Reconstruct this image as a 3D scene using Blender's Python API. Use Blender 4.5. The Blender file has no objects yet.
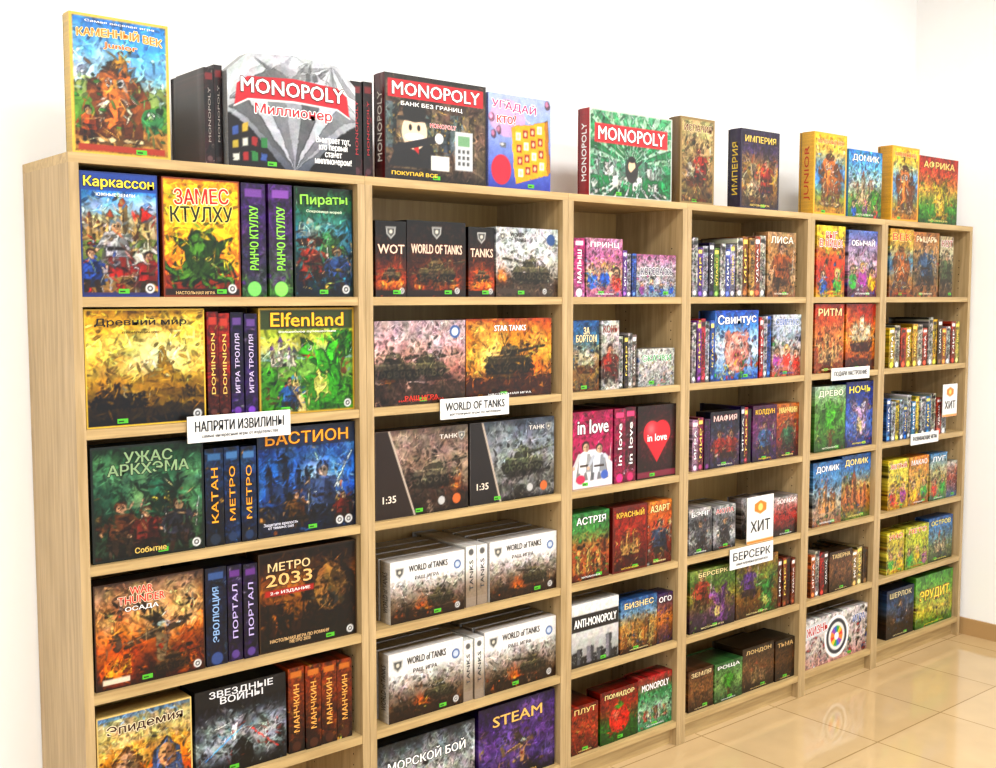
import bpy, math, numpy as np

# ------------------------------------------------------------------ helpers
def hx(s):
    if not isinstance(s, str): return np.array(s, float)
    s = s.lstrip('#')
    if len(s) == 3: s = ''.join(ch*2 for ch in s)
    return np.array([int(s[i:i+2], 16)/255. for i in (0, 2, 4)])
def lin(c):
    c = np.clip(np.asarray(c, float), 0, 1)
    return np.where(c <= .04045, c/12.92, ((c+.055)/1.055)**2.4)

SC = bpy.context.scene
COL = SC.collection

_tc = {}
def get_text(s):
    if s not in _tc:
        cu = bpy.data.curves.new('t', 'FONT'); cu.body = s; cu.size = 1
        cu.resolution_u = 2; cu.fill_mode = 'BOTH'; cu.align_x = 'CENTER'; cu.space_line = .8
        o = bpy.data.objects.new('t', cu); COL.objects.link(o)
        dg = bpy.context.evaluated_depsgraph_get(); dg.update()
        me = o.evaluated_get(dg).to_mesh()
        v = np.array([tuple(x.co)[:2] for x in me.vertices]) if len(me.vertices) else np.zeros((0, 2))
        f = [tuple(p.vertices) for p in me.polygons]
        o.evaluated_get(dg).to_mesh_clear()
        bpy.data.objects.remove(o); bpy.data.curves.remove(cu)
        if len(v):
            mn = v.min(0); mx = v.max(0); v = (v-mn)/(mx-mn+1e-9)
        _tc[s] = (v, f)
    return _tc[s]

class Cv:
    def __init__(s, w, h, cell, seed):
        s.w, s.h, s.a = w, h, w/h
        nx = max(6, int(w/cell)); ny = max(6, int(h/cell))
        s.X, s.Y = np.meshgrid(np.linspace(0, s.a, nx+1), np.linspace(0, 1, ny+1))
        s.px = 1./ny; s.nx, s.ny = nx, ny
        s.C = np.ones(s.X.shape+(3,))*.5
        s.r = np.random.RandomState(seed); s.T = []
    def mix(s, m, col, a=1):
        m = np.clip(m, 0, 1)[..., None]*a
        s.C = s.C*(1-m)+(hx(col) if not (isinstance(col, np.ndarray) and col.ndim == 3) else col)*m
    def vg(s, cols):
        cs = [hx(q) for q in cols]; t = (1-s.Y)*(len(cs)-1)
        i = np.clip(t.astype(int), 0, len(cs)-2); f = (t-i)[..., None]
        A = np.array(cs); s.C = A[i]*(1-f)+A[i+1]*f
    def nz(s, fr, oc=3):
        out = 0; am = 1; tot = 0
        for o in range(oc):
            n = int(fr*max(1, s.a))+4
            g = s.r.rand(int(fr)+4, n)
            x = s.X*fr+.37; y = s.Y*fr+.21
            xi = np.minimum(x.astype(int), n-2); yi = np.minimum(y.astype(int), g.shape[0]-2)
            fx = x-xi; fy = y-yi; fx = fx*fx*(3-2*fx); fy = fy*fy*(3-2*fy)
            v = (g[yi, xi]*(1-fx)+g[yi, xi+1]*fx)*(1-fy)+(g[yi+1, xi]*(1-fx)+g[yi+1, xi+1]*fx)*fy
            out = out+v*am; tot += am; am *= .55; fr *= 2.1
        return out/tot
    def clouds(s, col, a=.6, fr=3, y0=0, y1=1):
        m = np.clip((s.nz(fr, 4)-.45)*4, 0, 1)
        w = np.clip((s.Y-y0)/.08, 0, 1)*np.clip((y1-s.Y)/.08, 0, 1)
        s.mix(m*w, col, a)
    def dabs(s, n, L=.05, W=.012, a=.75):
        # brush dabs: each picks its colour from a nearby spot of the picture, lighter or darker
        ny, nx = s.X.shape; P = s.C.copy()
        for i in range(n):
            iy, ix = s.r.randint(ny), s.r.randint(nx)
            jy = int(np.clip(iy+s.r.randn()*.07*ny, 0, ny-1)); jx = int(np.clip(ix+s.r.randn()*.07*ny, 0, nx-1))
            c = np.clip(P[jy, jx]*(.55, 1.4, .8, 1.15)[i % 4]+(0, .04, 0, .02)[i % 4], 0, 1)
            an = s.r.rand()*3.14; l = L*(.4+s.r.rand())/s.px/2; w = max(.6, W*(.5+s.r.rand())/s.px/2)
            R = int(l+w+2); y0, y1, x0, x1 = max(0, iy-R), min(ny, iy+R+1), max(0, ix-R), min(nx, ix+R+1)
            yy, xx = np.mgrid[y0:y1, x0:x1]; u = (xx-ix)*math.cos(an)+(yy-iy)*math.sin(an); v = -(xx-ix)*math.sin(an)+(yy-iy)*math.cos(an)
            m = (np.clip((1-np.sqrt((u/l)**2+(v/w)**2))*w+.5, 0, 1)*a)[..., None]
            s.C[y0:y1, x0:x1] = s.C[y0:y1, x0:x1]*(1-m)+c*m
    def detail(s, a=.3, fr=22):
        # painterly pass: slight wobble of the shapes, dabs, broken tone, contrast
        ny, nx = s.X.shape; k = .006/s.px
        wx = (s.nz(11, 2)-.5)*4*k; wy = (s.nz(11, 2)-.5)*4*k
        J, I = np.meshgrid(np.arange(nx), np.arange(ny))
        s.C = s.C[np.clip((I+wy).round().astype(int), 0, ny-1), np.clip((J+wx).round().astype(int), 0, nx-1)]
        if a > .14: s.dabs(int(520*min(1.3, s.a)), .07, .018)
        n = s.nz(fr, 3); s.C = s.C*(1+a*2.1*(n-.5))[..., None]
        for ch in range(3): s.C[..., ch] *= 1+a*.6*(s.nz(fr*.55, 2)-.5)
        if a > .14:
            n1 = s.nz(9, 3); rdg = 1-np.abs(2*n1-1)
            s.C *= (1-.3*np.clip((rdg-.9)/.08, 0, 1)*np.clip(a*3.2, 0, 1))[..., None]
            n3 = s.nz(6, 2); s.mix(np.clip((n3-.55)*4, 0, 1)*.35, s.C*.4)
        g = s.C.mean(-1); gx = np.abs(np.gradient(g, axis=1)); gy = np.abs(np.gradient(g, axis=0))
        s.C *= (1-np.clip((gx+gy-.06)*2.0, 0, .4))[..., None]
        g = s.C.mean(-1, keepdims=True); s.C = g+(s.C-g)*1.06; s.C = np.clip(.5+(s.C-.5)*1.12-.03, 0, 1)
    def ell(s, cx, cy, rx, ry=None, col='fff', a=1, rot=0):
        ry = ry or rx; c, n = math.cos(rot), math.sin(rot)
        dx = s.X-cx; dy = s.Y-cy; u = dx*c+dy*n; v = -dx*n+dy*c
        d = np.sqrt((u/rx)**2+(v/ry)**2)
        s.mix((1-d)*min(rx, ry)/s.px+.5, col, a)
    def glow(s, cx, cy, r, col, a=1):
        s.mix(np.exp(-((s.X-cx)**2+(s.Y-cy)**2)/(r*r)), col, a)
    def line(s, p, q, w, col, w2=None):
        w2 = w if w2 is None else w2
        dx, dy = q[0]-p[0], q[1]-p[1]; L = dx*dx+dy*dy+1e-9
        t = np.clip(((s.X-p[0])*dx+(s.Y-p[1])*dy)/L, 0, 1)
        d = np.hypot(s.X-p[0]-t*dx, s.Y-p[1]-t*dy)
        s.mix(((w+(w2-w)*t)/2-d)/s.px+.5, col)
    def pl(s, pts, w0, w1, col):
        n = len(pts)-1
        for i in range(n):
            s.line(pts[i], pts[i+1], w0+(w1-w0)*i/n, col, w0+(w1-w0)*(i+1)/n)
    def poly(s, pts, col, a=1):
        ins = np.zeros(s.X.shape, bool); D = np.full(s.X.shape, 9.)
        n = len(pts)
        for i in range(n):
            x0, y0 = pts[i]; x1, y1 = pts[(i+1) % n]
            if y0 != y1:
                cnd = ((y0 > s.Y) != (y1 > s.Y)) & (s.X < (x1-x0)*(s.Y-y0)/(y1-y0)+x0)
                ins ^= cnd
            dx, dy = x1-x0, y1-y0; L = dx*dx+dy*dy+1e-9
            t = np.clip(((s.X-x0)*dx+(s.Y-y0)*dy)/L, 0, 1)
            D = np.minimum(D, np.hypot(s.X-x0-t*dx, s.Y-y0-t*dy))
        s.mix(np.where(ins, D, -D)/s.px+.5, col, a)
    def rect(s, x0, y0, x1, y1, col, a=1): s.poly([(x0, y0), (x1, y0), (x1, y1), (x0, y1)], col, a)
    def hills(s, y, amp, col, fr=3):
        h = y+amp*(s.nz(fr, 3)[0]-.5)[None, :]*2
        s.mix((h-s.Y)/s.px+.5, col)
    def busy(s, n, cols, y0=0, y1=.6, sm=.02, sx=.06):
        for i in range(n):
            c = hx(cols[s.r.randint(len(cols))])*(.55+.6*s.r.rand()); x = s.r.rand()*s.a; y = y0+(y1-y0)*s.r.rand()
            if i % 3 == 2:
                an = s.r.rand()*3.1; L = .05+.1*s.r.rand(); s.line((x, y), (x+L*math.cos(an), y+L*math.sin(an)), sm*.9, c, sm*.3)
            elif i % 5 == 1:
                q = sm+(sx-sm)*s.r.rand(); s.poly([(x-q, y-q*.6), (x+q*.7, y-q), (x+q*.4, y+q*1.1)], c)
            else:
                rx = sm+(sx-sm)*s.r.rand(); ry = sm+(sx-sm)*s.r.rand()*.8
                s.ell(x, y, rx, ry, c*.6, .9, 0); s.ell(x-.2*rx, y+.2*ry, rx*.7, ry*.7, np.clip(c*1.15, 0, 1), .9, 0)
    def frame(s, col, t=.03):
        d = np.minimum(np.minimum(s.X, s.a-s.X), np.minimum(s.Y, 1-s.Y)); s.mix((t-d)/s.px+.5, col)
    def text(s, t, cx, cy, w, h, col='fff', out=None, rot=0, arch=0, ow=.06):
        s.T.append((t, cx, cy, w, h, col, out, rot, arch, ow))

# ------------------------------------------------------------------ figures (painted motifs)
def sh(c, k): return np.clip(hx(c)*k, 0, 1)
def tank(c, cx, cy, s, col='6b6747', fl=1, snow=False):
    P = lambda x, y: (cx+fl*x*s, cy+y*s)
    c.ell(*P(0, -.15), .65*s, .07*s, '0c0806', .6)
    c.poly([P(-.5, -.14), P(.42, -.14), P(.55, .0), P(.42, .08), P(-.48, .08), P(-.58, 0)], sh(col, .28))
    for i in range(6): c.ell(*P(-.42+i*.16, -.05), .065*s, .065*s, sh(col, .9)); c.ell(*P(-.42+i*.16, -.05), .03*s, .03*s, sh(col, .3))
    c.poly([P(-.55, .04), P(.56, .04), P(.44, .17), P(-.48, .17)], col)
    c.poly([P(-.5, .13), P(.44, .13), P(.4, .17), P(-.48, .17)], sh(col, 1.6))
    c.poly([P(-.25, .16), P(.24, .16), P(.17, .34), P(-.17, .35)], sh(col, .65))
    c.poly([P(-.2, .28), P(.18, .28), P(.15, .35), P(-.15, .36)], sh(col, 1.6))
    c.line(P(.15, .25), P(.82, .34), .055*s, sh(col, .45), .035*s); c.line(P(.15, .265), P(.8, .35), .02*s, sh(col, 1.4), .012*s)
    c.ell(*P(-.03, .37), .06*s, .03*s, sh(col, .8)); c.line(P(-.12, .35), P(-.2, .6), .012*s, sh(col, .5))
def castle(c, cx, cy, s, col='c9b38a', roof='8a4a2a'):
    P = lambda x, y: (cx+x*s, cy+y*s)
    c.poly([P(-.5, 0), P(.5, 0), P(.5, .35), P(-.5, .35)], col)
    for i in range(9): c.rect(*P(-.5+i*.115, .33), *P(-.44+i*.115, .4), sh(col, .85))
    c.poly([P(-.07, 0), P(.1, 0), P(.1, .15), P(.015, .22), P(-.07, .15)], sh(col, .25))
    for x, w, h in ((-.45, .16, .6), (-.12, .22, .85), (.22, .14, .62), (.42, .18, .5)):
        c.poly([P(x-w/2, .1), P(x+w/2, .1), P(x+w/2, h), P(x-w/2, h)], sh(col, 1.1))
        c.poly([P(x, .1), P(x+w/2, .1), P(x+w/2, h), P(x, h)], sh(col, .6))
        c.poly([P(x-w*.6, h), P(x+w*.6, h), P(x, h+w*1.2)], roof)
        c.poly([P(x-.02, h*.6), P(x+.02, h*.6), P(x+.02, h*.75), P(x-.02, h*.75)], '2a2018')
def person(c, cx, cy, s, cloth='a03020', skin='e8b890', hair='4a2c18', legs='33261c'):
    P = lambda x, y: (cx+x*s, cy+y*s)
    c.poly([P(-.2, .74), P(.2, .74), P(.34, .12), P(-.32, .1)], sh(cloth, .35), .8)
    c.line(P(-.08, .42), P(-.15, .02), .15*s, legs, .1*s); c.line(P(.08, .42), P(.16, .02), .15*s, legs, .1*s)
    c.poly([P(-.22, .3), P(.24, .3), P(.2, .72), P(.08, .79), P(-.08, .79), P(-.21, .72)], cloth)
    c.poly([P(0, .3), P(.24, .3), P(.2, .72), P(.05, .74)], sh(cloth, .6)); c.rect(*P(-.18, .43), *P(.18, .48), '2a1a10')
    c.line(P(-.2, .7), P(-.36, .46), .11*s, sh(cloth, .8), .08*s); c.line(P(.2, .7), P(.34, .6), .11*s, sh(cloth, .9), .08*s)
    c.ell(*P(.37, .62), .045*s, .045*s, skin); c.ell(*P(-.38, .42), .045*s, .045*s, skin)
    c.line(P(.37, .4), P(.42, 1.0), .03*s, 'c8c8c0', .015*s)
    c.ell(*P(0, .91), .12*s, .12*s, hair); c.ell(*P(.01, .87), .09*s, .1*s, skin); c.ell(*P(.05, .86), .05*s, .09*s, sh(skin, .7))
    c.ell(*P(-.03, .89), .015*s, .013*s, '221'); c.ell(*P(.04, .89), .015*s, .013*s, '221')
def octo(c, cx, cy, s, col='2f4a1c'):
    for i in range(8):
        a = -2.9+i*.38; pts = []
        for k in range(9):
            t = k/8; r = s*(.12+.5*t); an = a+.5*math.sin(t*4+i)*t
            pts.append((cx+r*math.cos(an), cy+r*.9*math.sin(an)))
        c.pl(pts, .15*s, .04*s, sh(col, .5)); c.pl([(p[0]-.015*s, p[1]+.02*s) for p in pts], .08*s, .02*s, sh(col, 1.2+.2*(i % 3)))
    c.ell(cx, cy+.1*s, .26*s, .32*s, sh(col, .8)); c.ell(cx-.08*s, cy+.2*s, .12*s, .15*s, sh(col, 1.8), .7)
    c.ell(cx-.09*s, cy+.02*s, .05*s, .03*s, 'f4e060', 1, -.4); c.ell(cx+.1*s, cy+.02*s, .05*s, .03*s, 'f4e060', 1, .4)
    c.poly([(cx-.25*s, cy+.1*s), (cx-.5*s, cy+.35*s), (cx-.2*s, cy+.25*s)], sh(col, .7)); c.poly([(cx+.25*s, cy+.1*s), (cx+.5*s, cy+.35*s), (cx+.2*s, cy+.25*s)], sh(col, .7))
def dragon(c, cx, cy, s, col='4f9a2a'):
    P = lambda x, y: (cx+x*s, cy+y*s)
    c.poly([P(0, .1), P(.15, .5), P(.45, .62), P(.38, .4), P(.5, .3), P(.3, .2), P(.32, .05)], sh(col, .5))
    c.poly([P(.04, .1), P(.15, .44), P(.3, .5), P(.2, .2)], sh(col, 1.3))
    c.poly([P(-.05, .1), P(-.1, .45), P(-.35, .55), P(-.3, .3)], sh(col, .6))
    c.pl([P(.45, -.3), P(.4, -.42), P(.2, -.4), P(.1, -.2)], .06*s, .16*s, sh(col, .7))
    c.ell(*P(.1, -.12), .24*s, .32*s, sh(col, .5)); c.ell(*P(.08, -.1), .22*s, .3*s, col); c.ell(*P(.0, -.12), .12*s, .22*s, 'e8d878', .8)
    c.pl([P(.07, .1), P(0, .26), P(-.13, .31)], .21*s, .16*s, sh(col, .5)); c.pl([P(.05, .12), P(-.02, .28), P(-.15, .33)], .17*s, .13*s, col)
    c.ell(*P(-.2, .33), .16*s, .1*s, sh(col, 1.25)); c.ell(*P(-.17, .38), .035*s, .035*s, 'ffe'); c.ell(*P(-.18, .38), .015*s, .02*s, '111')
    c.poly([P(-.34, .3), P(-.1, .27), P(-.3, .26)], '7a1810')
    c.pl([P(.0, -.3), P(-.1, -.42)], .1*s, .07*s, sh(col, .8)); c.pl([P(-.1, 0), P(-.28, -.05)], .08*s, .05*s, col)
def plane(c, cx, cy, s, col='5a4436'):
    P = lambda x, y: (cx+x*s, cy+y*s)
    c.poly([P(.1, .02), P(.3, .08), P(-.1, .5), P(-.22, .5)], sh(col, .5))
    c.line(P(-.5, -.12), P(.45, .12), .1*s, sh(col, .7), .14*s); c.line(P(-.45, -.08), P(.4, .15), .03*s, sh(col, 1.7), .04*s)
    c.poly([P(.05, 0), P(.28, .03), P(.2, -.42), P(.08, -.42)], sh(col, 1.4))
    c.poly([P(-.5, -.12), P(-.38, -.08), P(-.5, .12), P(-.58, .1)], sh(col, .9)); c.ell(*P(.18, .13), .1*s, .05*s, 'cfe0e8')
    c.ell(*P(.52, .14), .02*s, .16*s, sh(col, .5), .6); c.ell(*P(.14, -.2), .04*s, .04*s, 'b02018')
def city(c, y0, hmin, hmax, cols, n=9, lit='f6d060'):
    x = 0
    for i in range(n):
        w = c.a/n*(.8+.5*c.r.rand()); h = hmin+(hmax-hmin)*c.r.rand(); q = cols[i % len(cols)]
        c.rect(x, y0, x+w, y0+h, q); c.rect(x+w*.6, y0, x+w, y0+h, sh(q, .6))
        if lit:
            for k in range(8):
                px, py = x+w*c.r.rand(), y0+h*c.r.rand(); c.rect(px, py, px+.02, py+.025, lit, .7)
        x += w*.85
def ship(c, cx, cy, s, col='5a3418', sail='e8dcc0'):
    P = lambda x, y: (cx+x*s, cy+y*s)
    c.poly([P(-.5, .1), P(.55, .14), P(.38, -.12), P(-.36, -.12)], col)
    for x, h in ((-.25, .6), (.05, .75), (.32, .55)):
        c.line(P(x, .1), P(x, h+.05), .025*s, sh(col, .7)); c.poly([P(x-.14, h*.55), P(x+.12, h*.55), P(x+.08, h), P(x-.1, h)], sail)
        c.poly([P(x-.16, .17), P(x+.14, .17), P(x+.12, h*.5), P(x-.13, h*.5)], sh(sail, .8))
def mammoth(c, cx, cy, s, col='a8622c'):
    P = lambda x, y: (cx+x*s, cy+y*s)
    c.ell(*P(.02, -.42), .45*s, .06*s, '2a1808', .5)
    for x in (-.24, -.1, .12, .26): c.line(P(x, 0), P(x, -.38), .14*s, sh(col, .55), .12*s); c.ell(*P(x, -.42), .07*s, .03*s, 'e8d0a0')
    c.ell(*P(.04, .05), .38*s, .3*s, sh(col, .75)); c.ell(*P(.0, .1), .3*s, .22*s, sh(col, .95)); c.ell(*P(-.05, .26), .25*s, .25*s, sh(col, 1.2))
    c.ell(*P(-.3, .2), .1*s, .15*s, sh(col, .6)); c.ell(*P(.22, .24), .1*s, .15*s, sh(col, .6))
    c.pl([P(-.05, .2), P(-.07, 0), P(-.06, -.18), P(-.14, -.26)], .18*s, .1*s, sh(col, .6)); c.pl([P(-.05, .2), P(-.07, 0), P(-.06, -.18), P(-.14, -.26)], .14*s, .07*s, sh(col, 1.35))
    c.pl([P(-.14, .05), P(-.24, -.08), P(-.2, -.2)], .06*s, .02*s, 'fff4d8'); c.pl([P(.06, .05), P(.14, -.08), P(.09, -.2)], .06*s, .02*s, 'fff4d8')
    c.ell(*P(-.12, .3), .05*s, .06*s, 'fff'); c.ell(*P(.03, .3), .05*s, .06*s, 'fff'); c.ell(*P(-.11, .29), .02*s, .03*s, '111'); c.ell(*P(.03, .29), .02*s, .03*s, '111')
    c.ell(*P(-.02, .5), .14*s, .07*s, sh(col, .5))
def tree(c, cx, cy, s, col='3c7a22', tr='5c3a1c'):
    c.line((cx, cy-.45*s), (cx, cy+.1*s), .16*s, tr, .08*s)
    for i in range(12):
        an = i*.7; r = .22+.08*(i % 2); c.ell(cx+r*s*math.cos(an), cy+.18*s+.2*s*math.sin(an), .14*s, .12*s, sh(col, .6+.2*(i % 4)))
    c.ell(cx, cy+.2*s, .2*s, .18*s, sh(col, 1.3))
def kids(c, n, y, s, cols=('d03a2a', '2a6ad0', 'f0c020', '3aa040', 'a040a0')):
    for i in range(n):
        x = c.a*(i+.5)/n; q = cols[(i+c.r.randint(5)) % len(cols)]
        yy = y+.04*math.sin(i*2.1)
        c.ell(x, yy-.9*s, .6*s, .7*s, q); c.ell(x, yy+.05*s, .44*s, .46*s, ('5a3418', 'e0b040', '2a1c14')[i % 3])
        c.ell(x, yy-.04*s, .36*s, .4*s, 'f2c8a0'); c.ell(x-.13*s, yy, .06*s, .08*s, '222'); c.ell(x+.13*s, yy, .06*s, .08*s, '222')
        c.ell(x, yy-.22*s, .14*s, .06*s, 'b03030')
def face(c, cx, cy, s, skin='c89a70', hood='2a2018'):
    c.poly([(cx-.75*s, cy-1.3*s), (cx+.75*s, cy-1.3*s), (cx+.55*s, cy+.2*s), (cx, cy+.75*s), (cx-.55*s, cy+.2*s)], hood)
    c.poly([(cx-.45*s, cy-.6*s), (cx-.42*s, cy+.25*s), (cx, cy+.66*s), (cx-.1*s, cy)], sh(hood, 2))
    c.ell(cx, cy, .36*s, .48*s, skin); c.ell(cx+.16*s, cy-.03*s, .22*s, .42*s, sh(skin, .45), .8)
    c.rect(cx-.22*s, cy+.08*s, cx-.06*s, cy+.13*s, '18100a'); c.rect(cx+.06*s, cy+.08*s, cx+.22*s, cy+.13*s, '18100a')
    c.line((cx, cy+.06*s), (cx-.02*s, cy-.12*s), .05*s, sh(skin, .6)); c.rect(cx-.12*s, cy-.25*s, cx+.12*s, cy-.21*s, '6a3020')
def horse(c, cx, cy, s, col='e8e4dc'):
    P = lambda x, y: (cx+x*s, cy+y*s)
    for x, d in ((-.3, -.05), (-.2, .04), (.22, .05), (.32, -.04)): c.pl([P(x, .3), P(x+d, .15), P(x+d*.4, 0)], .09*s, .04*s, sh(col, .7))
    c.ell(*P(0, .4), .38*s, .17*s, col); c.ell(*P(0, .33), .34*s, .09*s, sh(col, .7)); c.pl([P(.25, .45), P(.42, .75)], .2*s, .12*s, col); c.line(P(.42, .76), P(.58, .62), .12*s, sh(col, .9), .07*s)
    c.pl([P(-.35, .45), P(-.5, .3), P(-.5, .12)], .08*s, .03*s, sh(col, .6)); c.poly([P(-.22, .52), P(.2, .52), P(.22, .25), P(-.2, .22)], 'a82820')
def wheel(c, cx, cy, r, n=10, cols=('e03020', 'f0c020', '30a040', '2a60c0', '9030a0', 'f08020')):
    for i in range(n):
        a0 = 2*math.pi*i/n; a1 = 2*math.pi*(i+1)/n
        c.poly([(cx, cy), (cx+r*math.cos(a0), cy+r*math.sin(a0)), (cx+r*math.cos(a1), cy+r*math.sin(a1))], cols[i % len(cols)])
    c.ell(cx, cy, r*.35, r*.35, 'fff')
def fire(c, cx, cy, s):
    c.glow(cx, cy, s, 'c0400a', .8); c.glow(cx, cy-.1*s, s*.6, 'f8901a', .85); c.glow(cx, cy-.15*s, s*.3, 'ffe890', .85)
    for i in range(7):
        x = cx+(c.r.rand()-.5)*s*1.6; c.poly([(x-.12*s, cy-.5*s), (x+.12*s, cy-.5*s), (x+.05*s*(i % 3-1), cy+(.2+.7*c.r.rand())*s)], ('f0801a', 'd04a10', 'ffc040')[i % 3], .6)
def gearlogo(c, x=None, y=.07, r=.04):
    x = c.a-.08 if x is None else x
    c.ell(x, y, r, r, 'e0e0e0'); c.ell(x, y, r*.62, r*.62, '333'); c.ell(x, y, r*.3, r*.3, 'ddd')
FIG = dict(tank=tank, castle=castle, person=person, octo=octo, dragon=dragon, plane=plane, ship=ship, mammoth=mammoth, tree=tree, face=face, horse=horse)

# ------------------------------------------------------------------ covers
def gen(bg, title='', tc='fff', to='000', ty=.88, th=.12, tw=.86, cl=None, fig=None, fc=None, fx=.5, fy=.35, fs=.6,
        busy=None, band=None, kid=0, cit=None, sub=None, hill=None, fr=None, det=.3, extra=None, glow=None, arch=0, rot=0, pre=None):
    def f(c):
        c.vg(bg)
        if cl: c.clouds(cl, .6, 3)
        if glow: c.glow(c.a*glow[0], glow[1], glow[2], glow[3], .9)
        if hill: c.hills(hill[0], .08, hill[1], 4)
        if pre: pre(c)
        if cit: city(c, cit[0], cit[1], cit[2], cit[3])
        if busy: c.busy(30, busy, .3, .72, .012, .045)
        if fig:
            for k, fn in enumerate(fig.split('+')):
                q = fc if isinstance(fc, str) else (fc[k] if fc else None)
                X = fx if not isinstance(fx, (list, tuple)) else fx[k]
                args = (c, c.a*X, fy, fs)
                FIG[fn](*args, q) if q else FIG[fn](*args)
        if kid: kids(c, kid, fy, fs*.25)
        if busy: c.busy(20, busy, 0, .25, .012, .045)
        c.detail(det)
        if extra: extra(c)
        if band: c.rect(0, band[0], c.a, band[1], band[2])
        if fr: c.frame(fr)
        if title: c.text(title, c.a/2, ty, c.a*tw*.92, th*.88, tc, to, rot, arch)
        if sub: c.text(sub, c.a/2, ty-th*.8, c.a*tw*.7, th*.3, tc, None)
        elif busy and c.w > .12 and title: c.text('НАСТОЛЬНАЯ ИГРА', c.a/2, .05, c.a*.5, .025, tc, None)
    return f
def sp(c1, c2, title, tc='fff', c3=None, to=None, tw=.36, clean=False):
    def f(c):
        c.vg([c1, c1, c2, c2])
        if clean:
            c.detail(.08); c.rect(0, 0, c.a, .16, c2); c.ell(c.a/2, .9, .25*c.a, .25*c.a, '555'); c.text(title, c.a/2, .52, .5, c.a*tw, tc, None, math.pi/2); return
        c.clouds(c3 or sh(c1, 1.5), .5, 6)
        c.busy(16, [c3 or tc, c1, c2, tc], .0, 1, .01, .04 if c.a > .1 else .03); c.mix(np.clip(.5-np.abs(c.Y-.5), 0, .3)*3, sh(c1, .8), .55)
        c.detail(.36, 30)
        c.rect(.15*c.a, .88, .85*c.a, .95, c3 or tc); c.ell(c.a/2, .07, .28*c.a, .28*c.a, sh(c2, 2.2))
        c.text(title, c.a/2, .52, .56, c.a*tw, tc, to, math.pi/2)
    return f
def a_stone(c):
    c.vg(['2c7ccc', '4aa0e4', '8cc8f0', 'd8c878', '8a9a38', '6a5a28']); c.clouds('fff', .7, 3, .4, .95)
    c.hills(.5, .08, '8aa05a', 5); c.hills(.4, .06, '5a8a34'); c.hills(.2, .05, 'a87c3c'); c.busy(20, ['c8a050', '4a7a28', 'e0b060', '6a4a20'], 0, .25, .01, .04)
    mammoth(c, c.a*.47, .36, .58, 'a8602a'); person(c, c.a*.16, .1, .24, 'd06020'); c.ell(c.a*.82, .28, .09, .1, '3a7a4a'); c.ell(c.a*.8, .32, .03, .03, 'fff')
    person(c, c.a*.5, .58, .18, 'e0a030', 'e8b890', '7a3a18'); c.busy(10, ['3a8a3a', '2a5a20'], .3, .6, .01, .03)
    c.detail(.18); c.rect(.06*c.a, .03, c.a*.94, .075, 'a0301a'); c.frame('d8b040', .022)
    c.text('КАМЕННЫЙ ВЕК', c.a/2, .87, c.a*.86, .07, 'f0781a', 'fff0a0', 0, .02); c.text('Junior', c.a/2, .79, c.a*.34, .05, 'e8501a', 'fff0a0'); c.text('Самая веселая игра', c.a/2, .95, c.a*.7, .02, 'fff')
def a_diamond(c):
    a = c.a; cx = a*.5
    c.vg(['b4b8be', 'cfd3d8', 'a4a8ae', '888c94', '6c7078', '505460'])
    top = [(a*.02, .7), (a*.2, .97), (a*.36, .99), (a*.5, 1), (a*.64, .99), (a*.8, .97), (a*.98, .7)]
    for i in range(46):
        q = (a*c.r.rand(), .35+.6*c.r.rand()); p = top[c.r.randint(7)]; r2 = (q[0]+.35*(c.r.rand()-.5), q[1]+.35*(c.r.rand()-.5))
        c.poly([p, q, r2], sh('e8ecf4', .25+.75*c.r.rand()), .55)
    for i in range(8):
        x = a*i/7; c.poly([(x, .62), (x+a/7, .62), (a*.5, 0)], sh('d4d9e2', (.4, .9, .55, .75)[i % 4]), .8)
    c.poly([(-.1, .66), (a*.46, -.04), (-.1, -.04)], '201a1c'); c.poly([(a+.1, .66), (a*.58, -.04), (a+.1, -.04)], '1a1618')
    for i in range(10): c.rect(a*.03+(i % 4)*.09, .06+(i//4)*.13, a*.03+(i % 4)*.09+.06, .14+(i//4)*.13, ('c8c8c0', '903030', '3a7a48', '405890', 'b09a40')[i % 5])
    c.detail(.1)
    c.poly([(a*.05, .6), (a*.95, .6), (a*.93, .8), (a*.07, .8)], 'b81424'); c.line((a*.05, .6), (a*.95, .6), .015, 'f0e8e8')
    c.text('MONOPOLY', cx, .7, a*.8, .125, 'fff', '500'); c.text('Миллионер', cx, .5, a*.6, .11, 'c01828', 'fff')
    c.text('Выиграет тот,\nкто первый\nстанет\nмиллионером!', a*.81, .2, a*.3, .26, 'fff')
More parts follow.
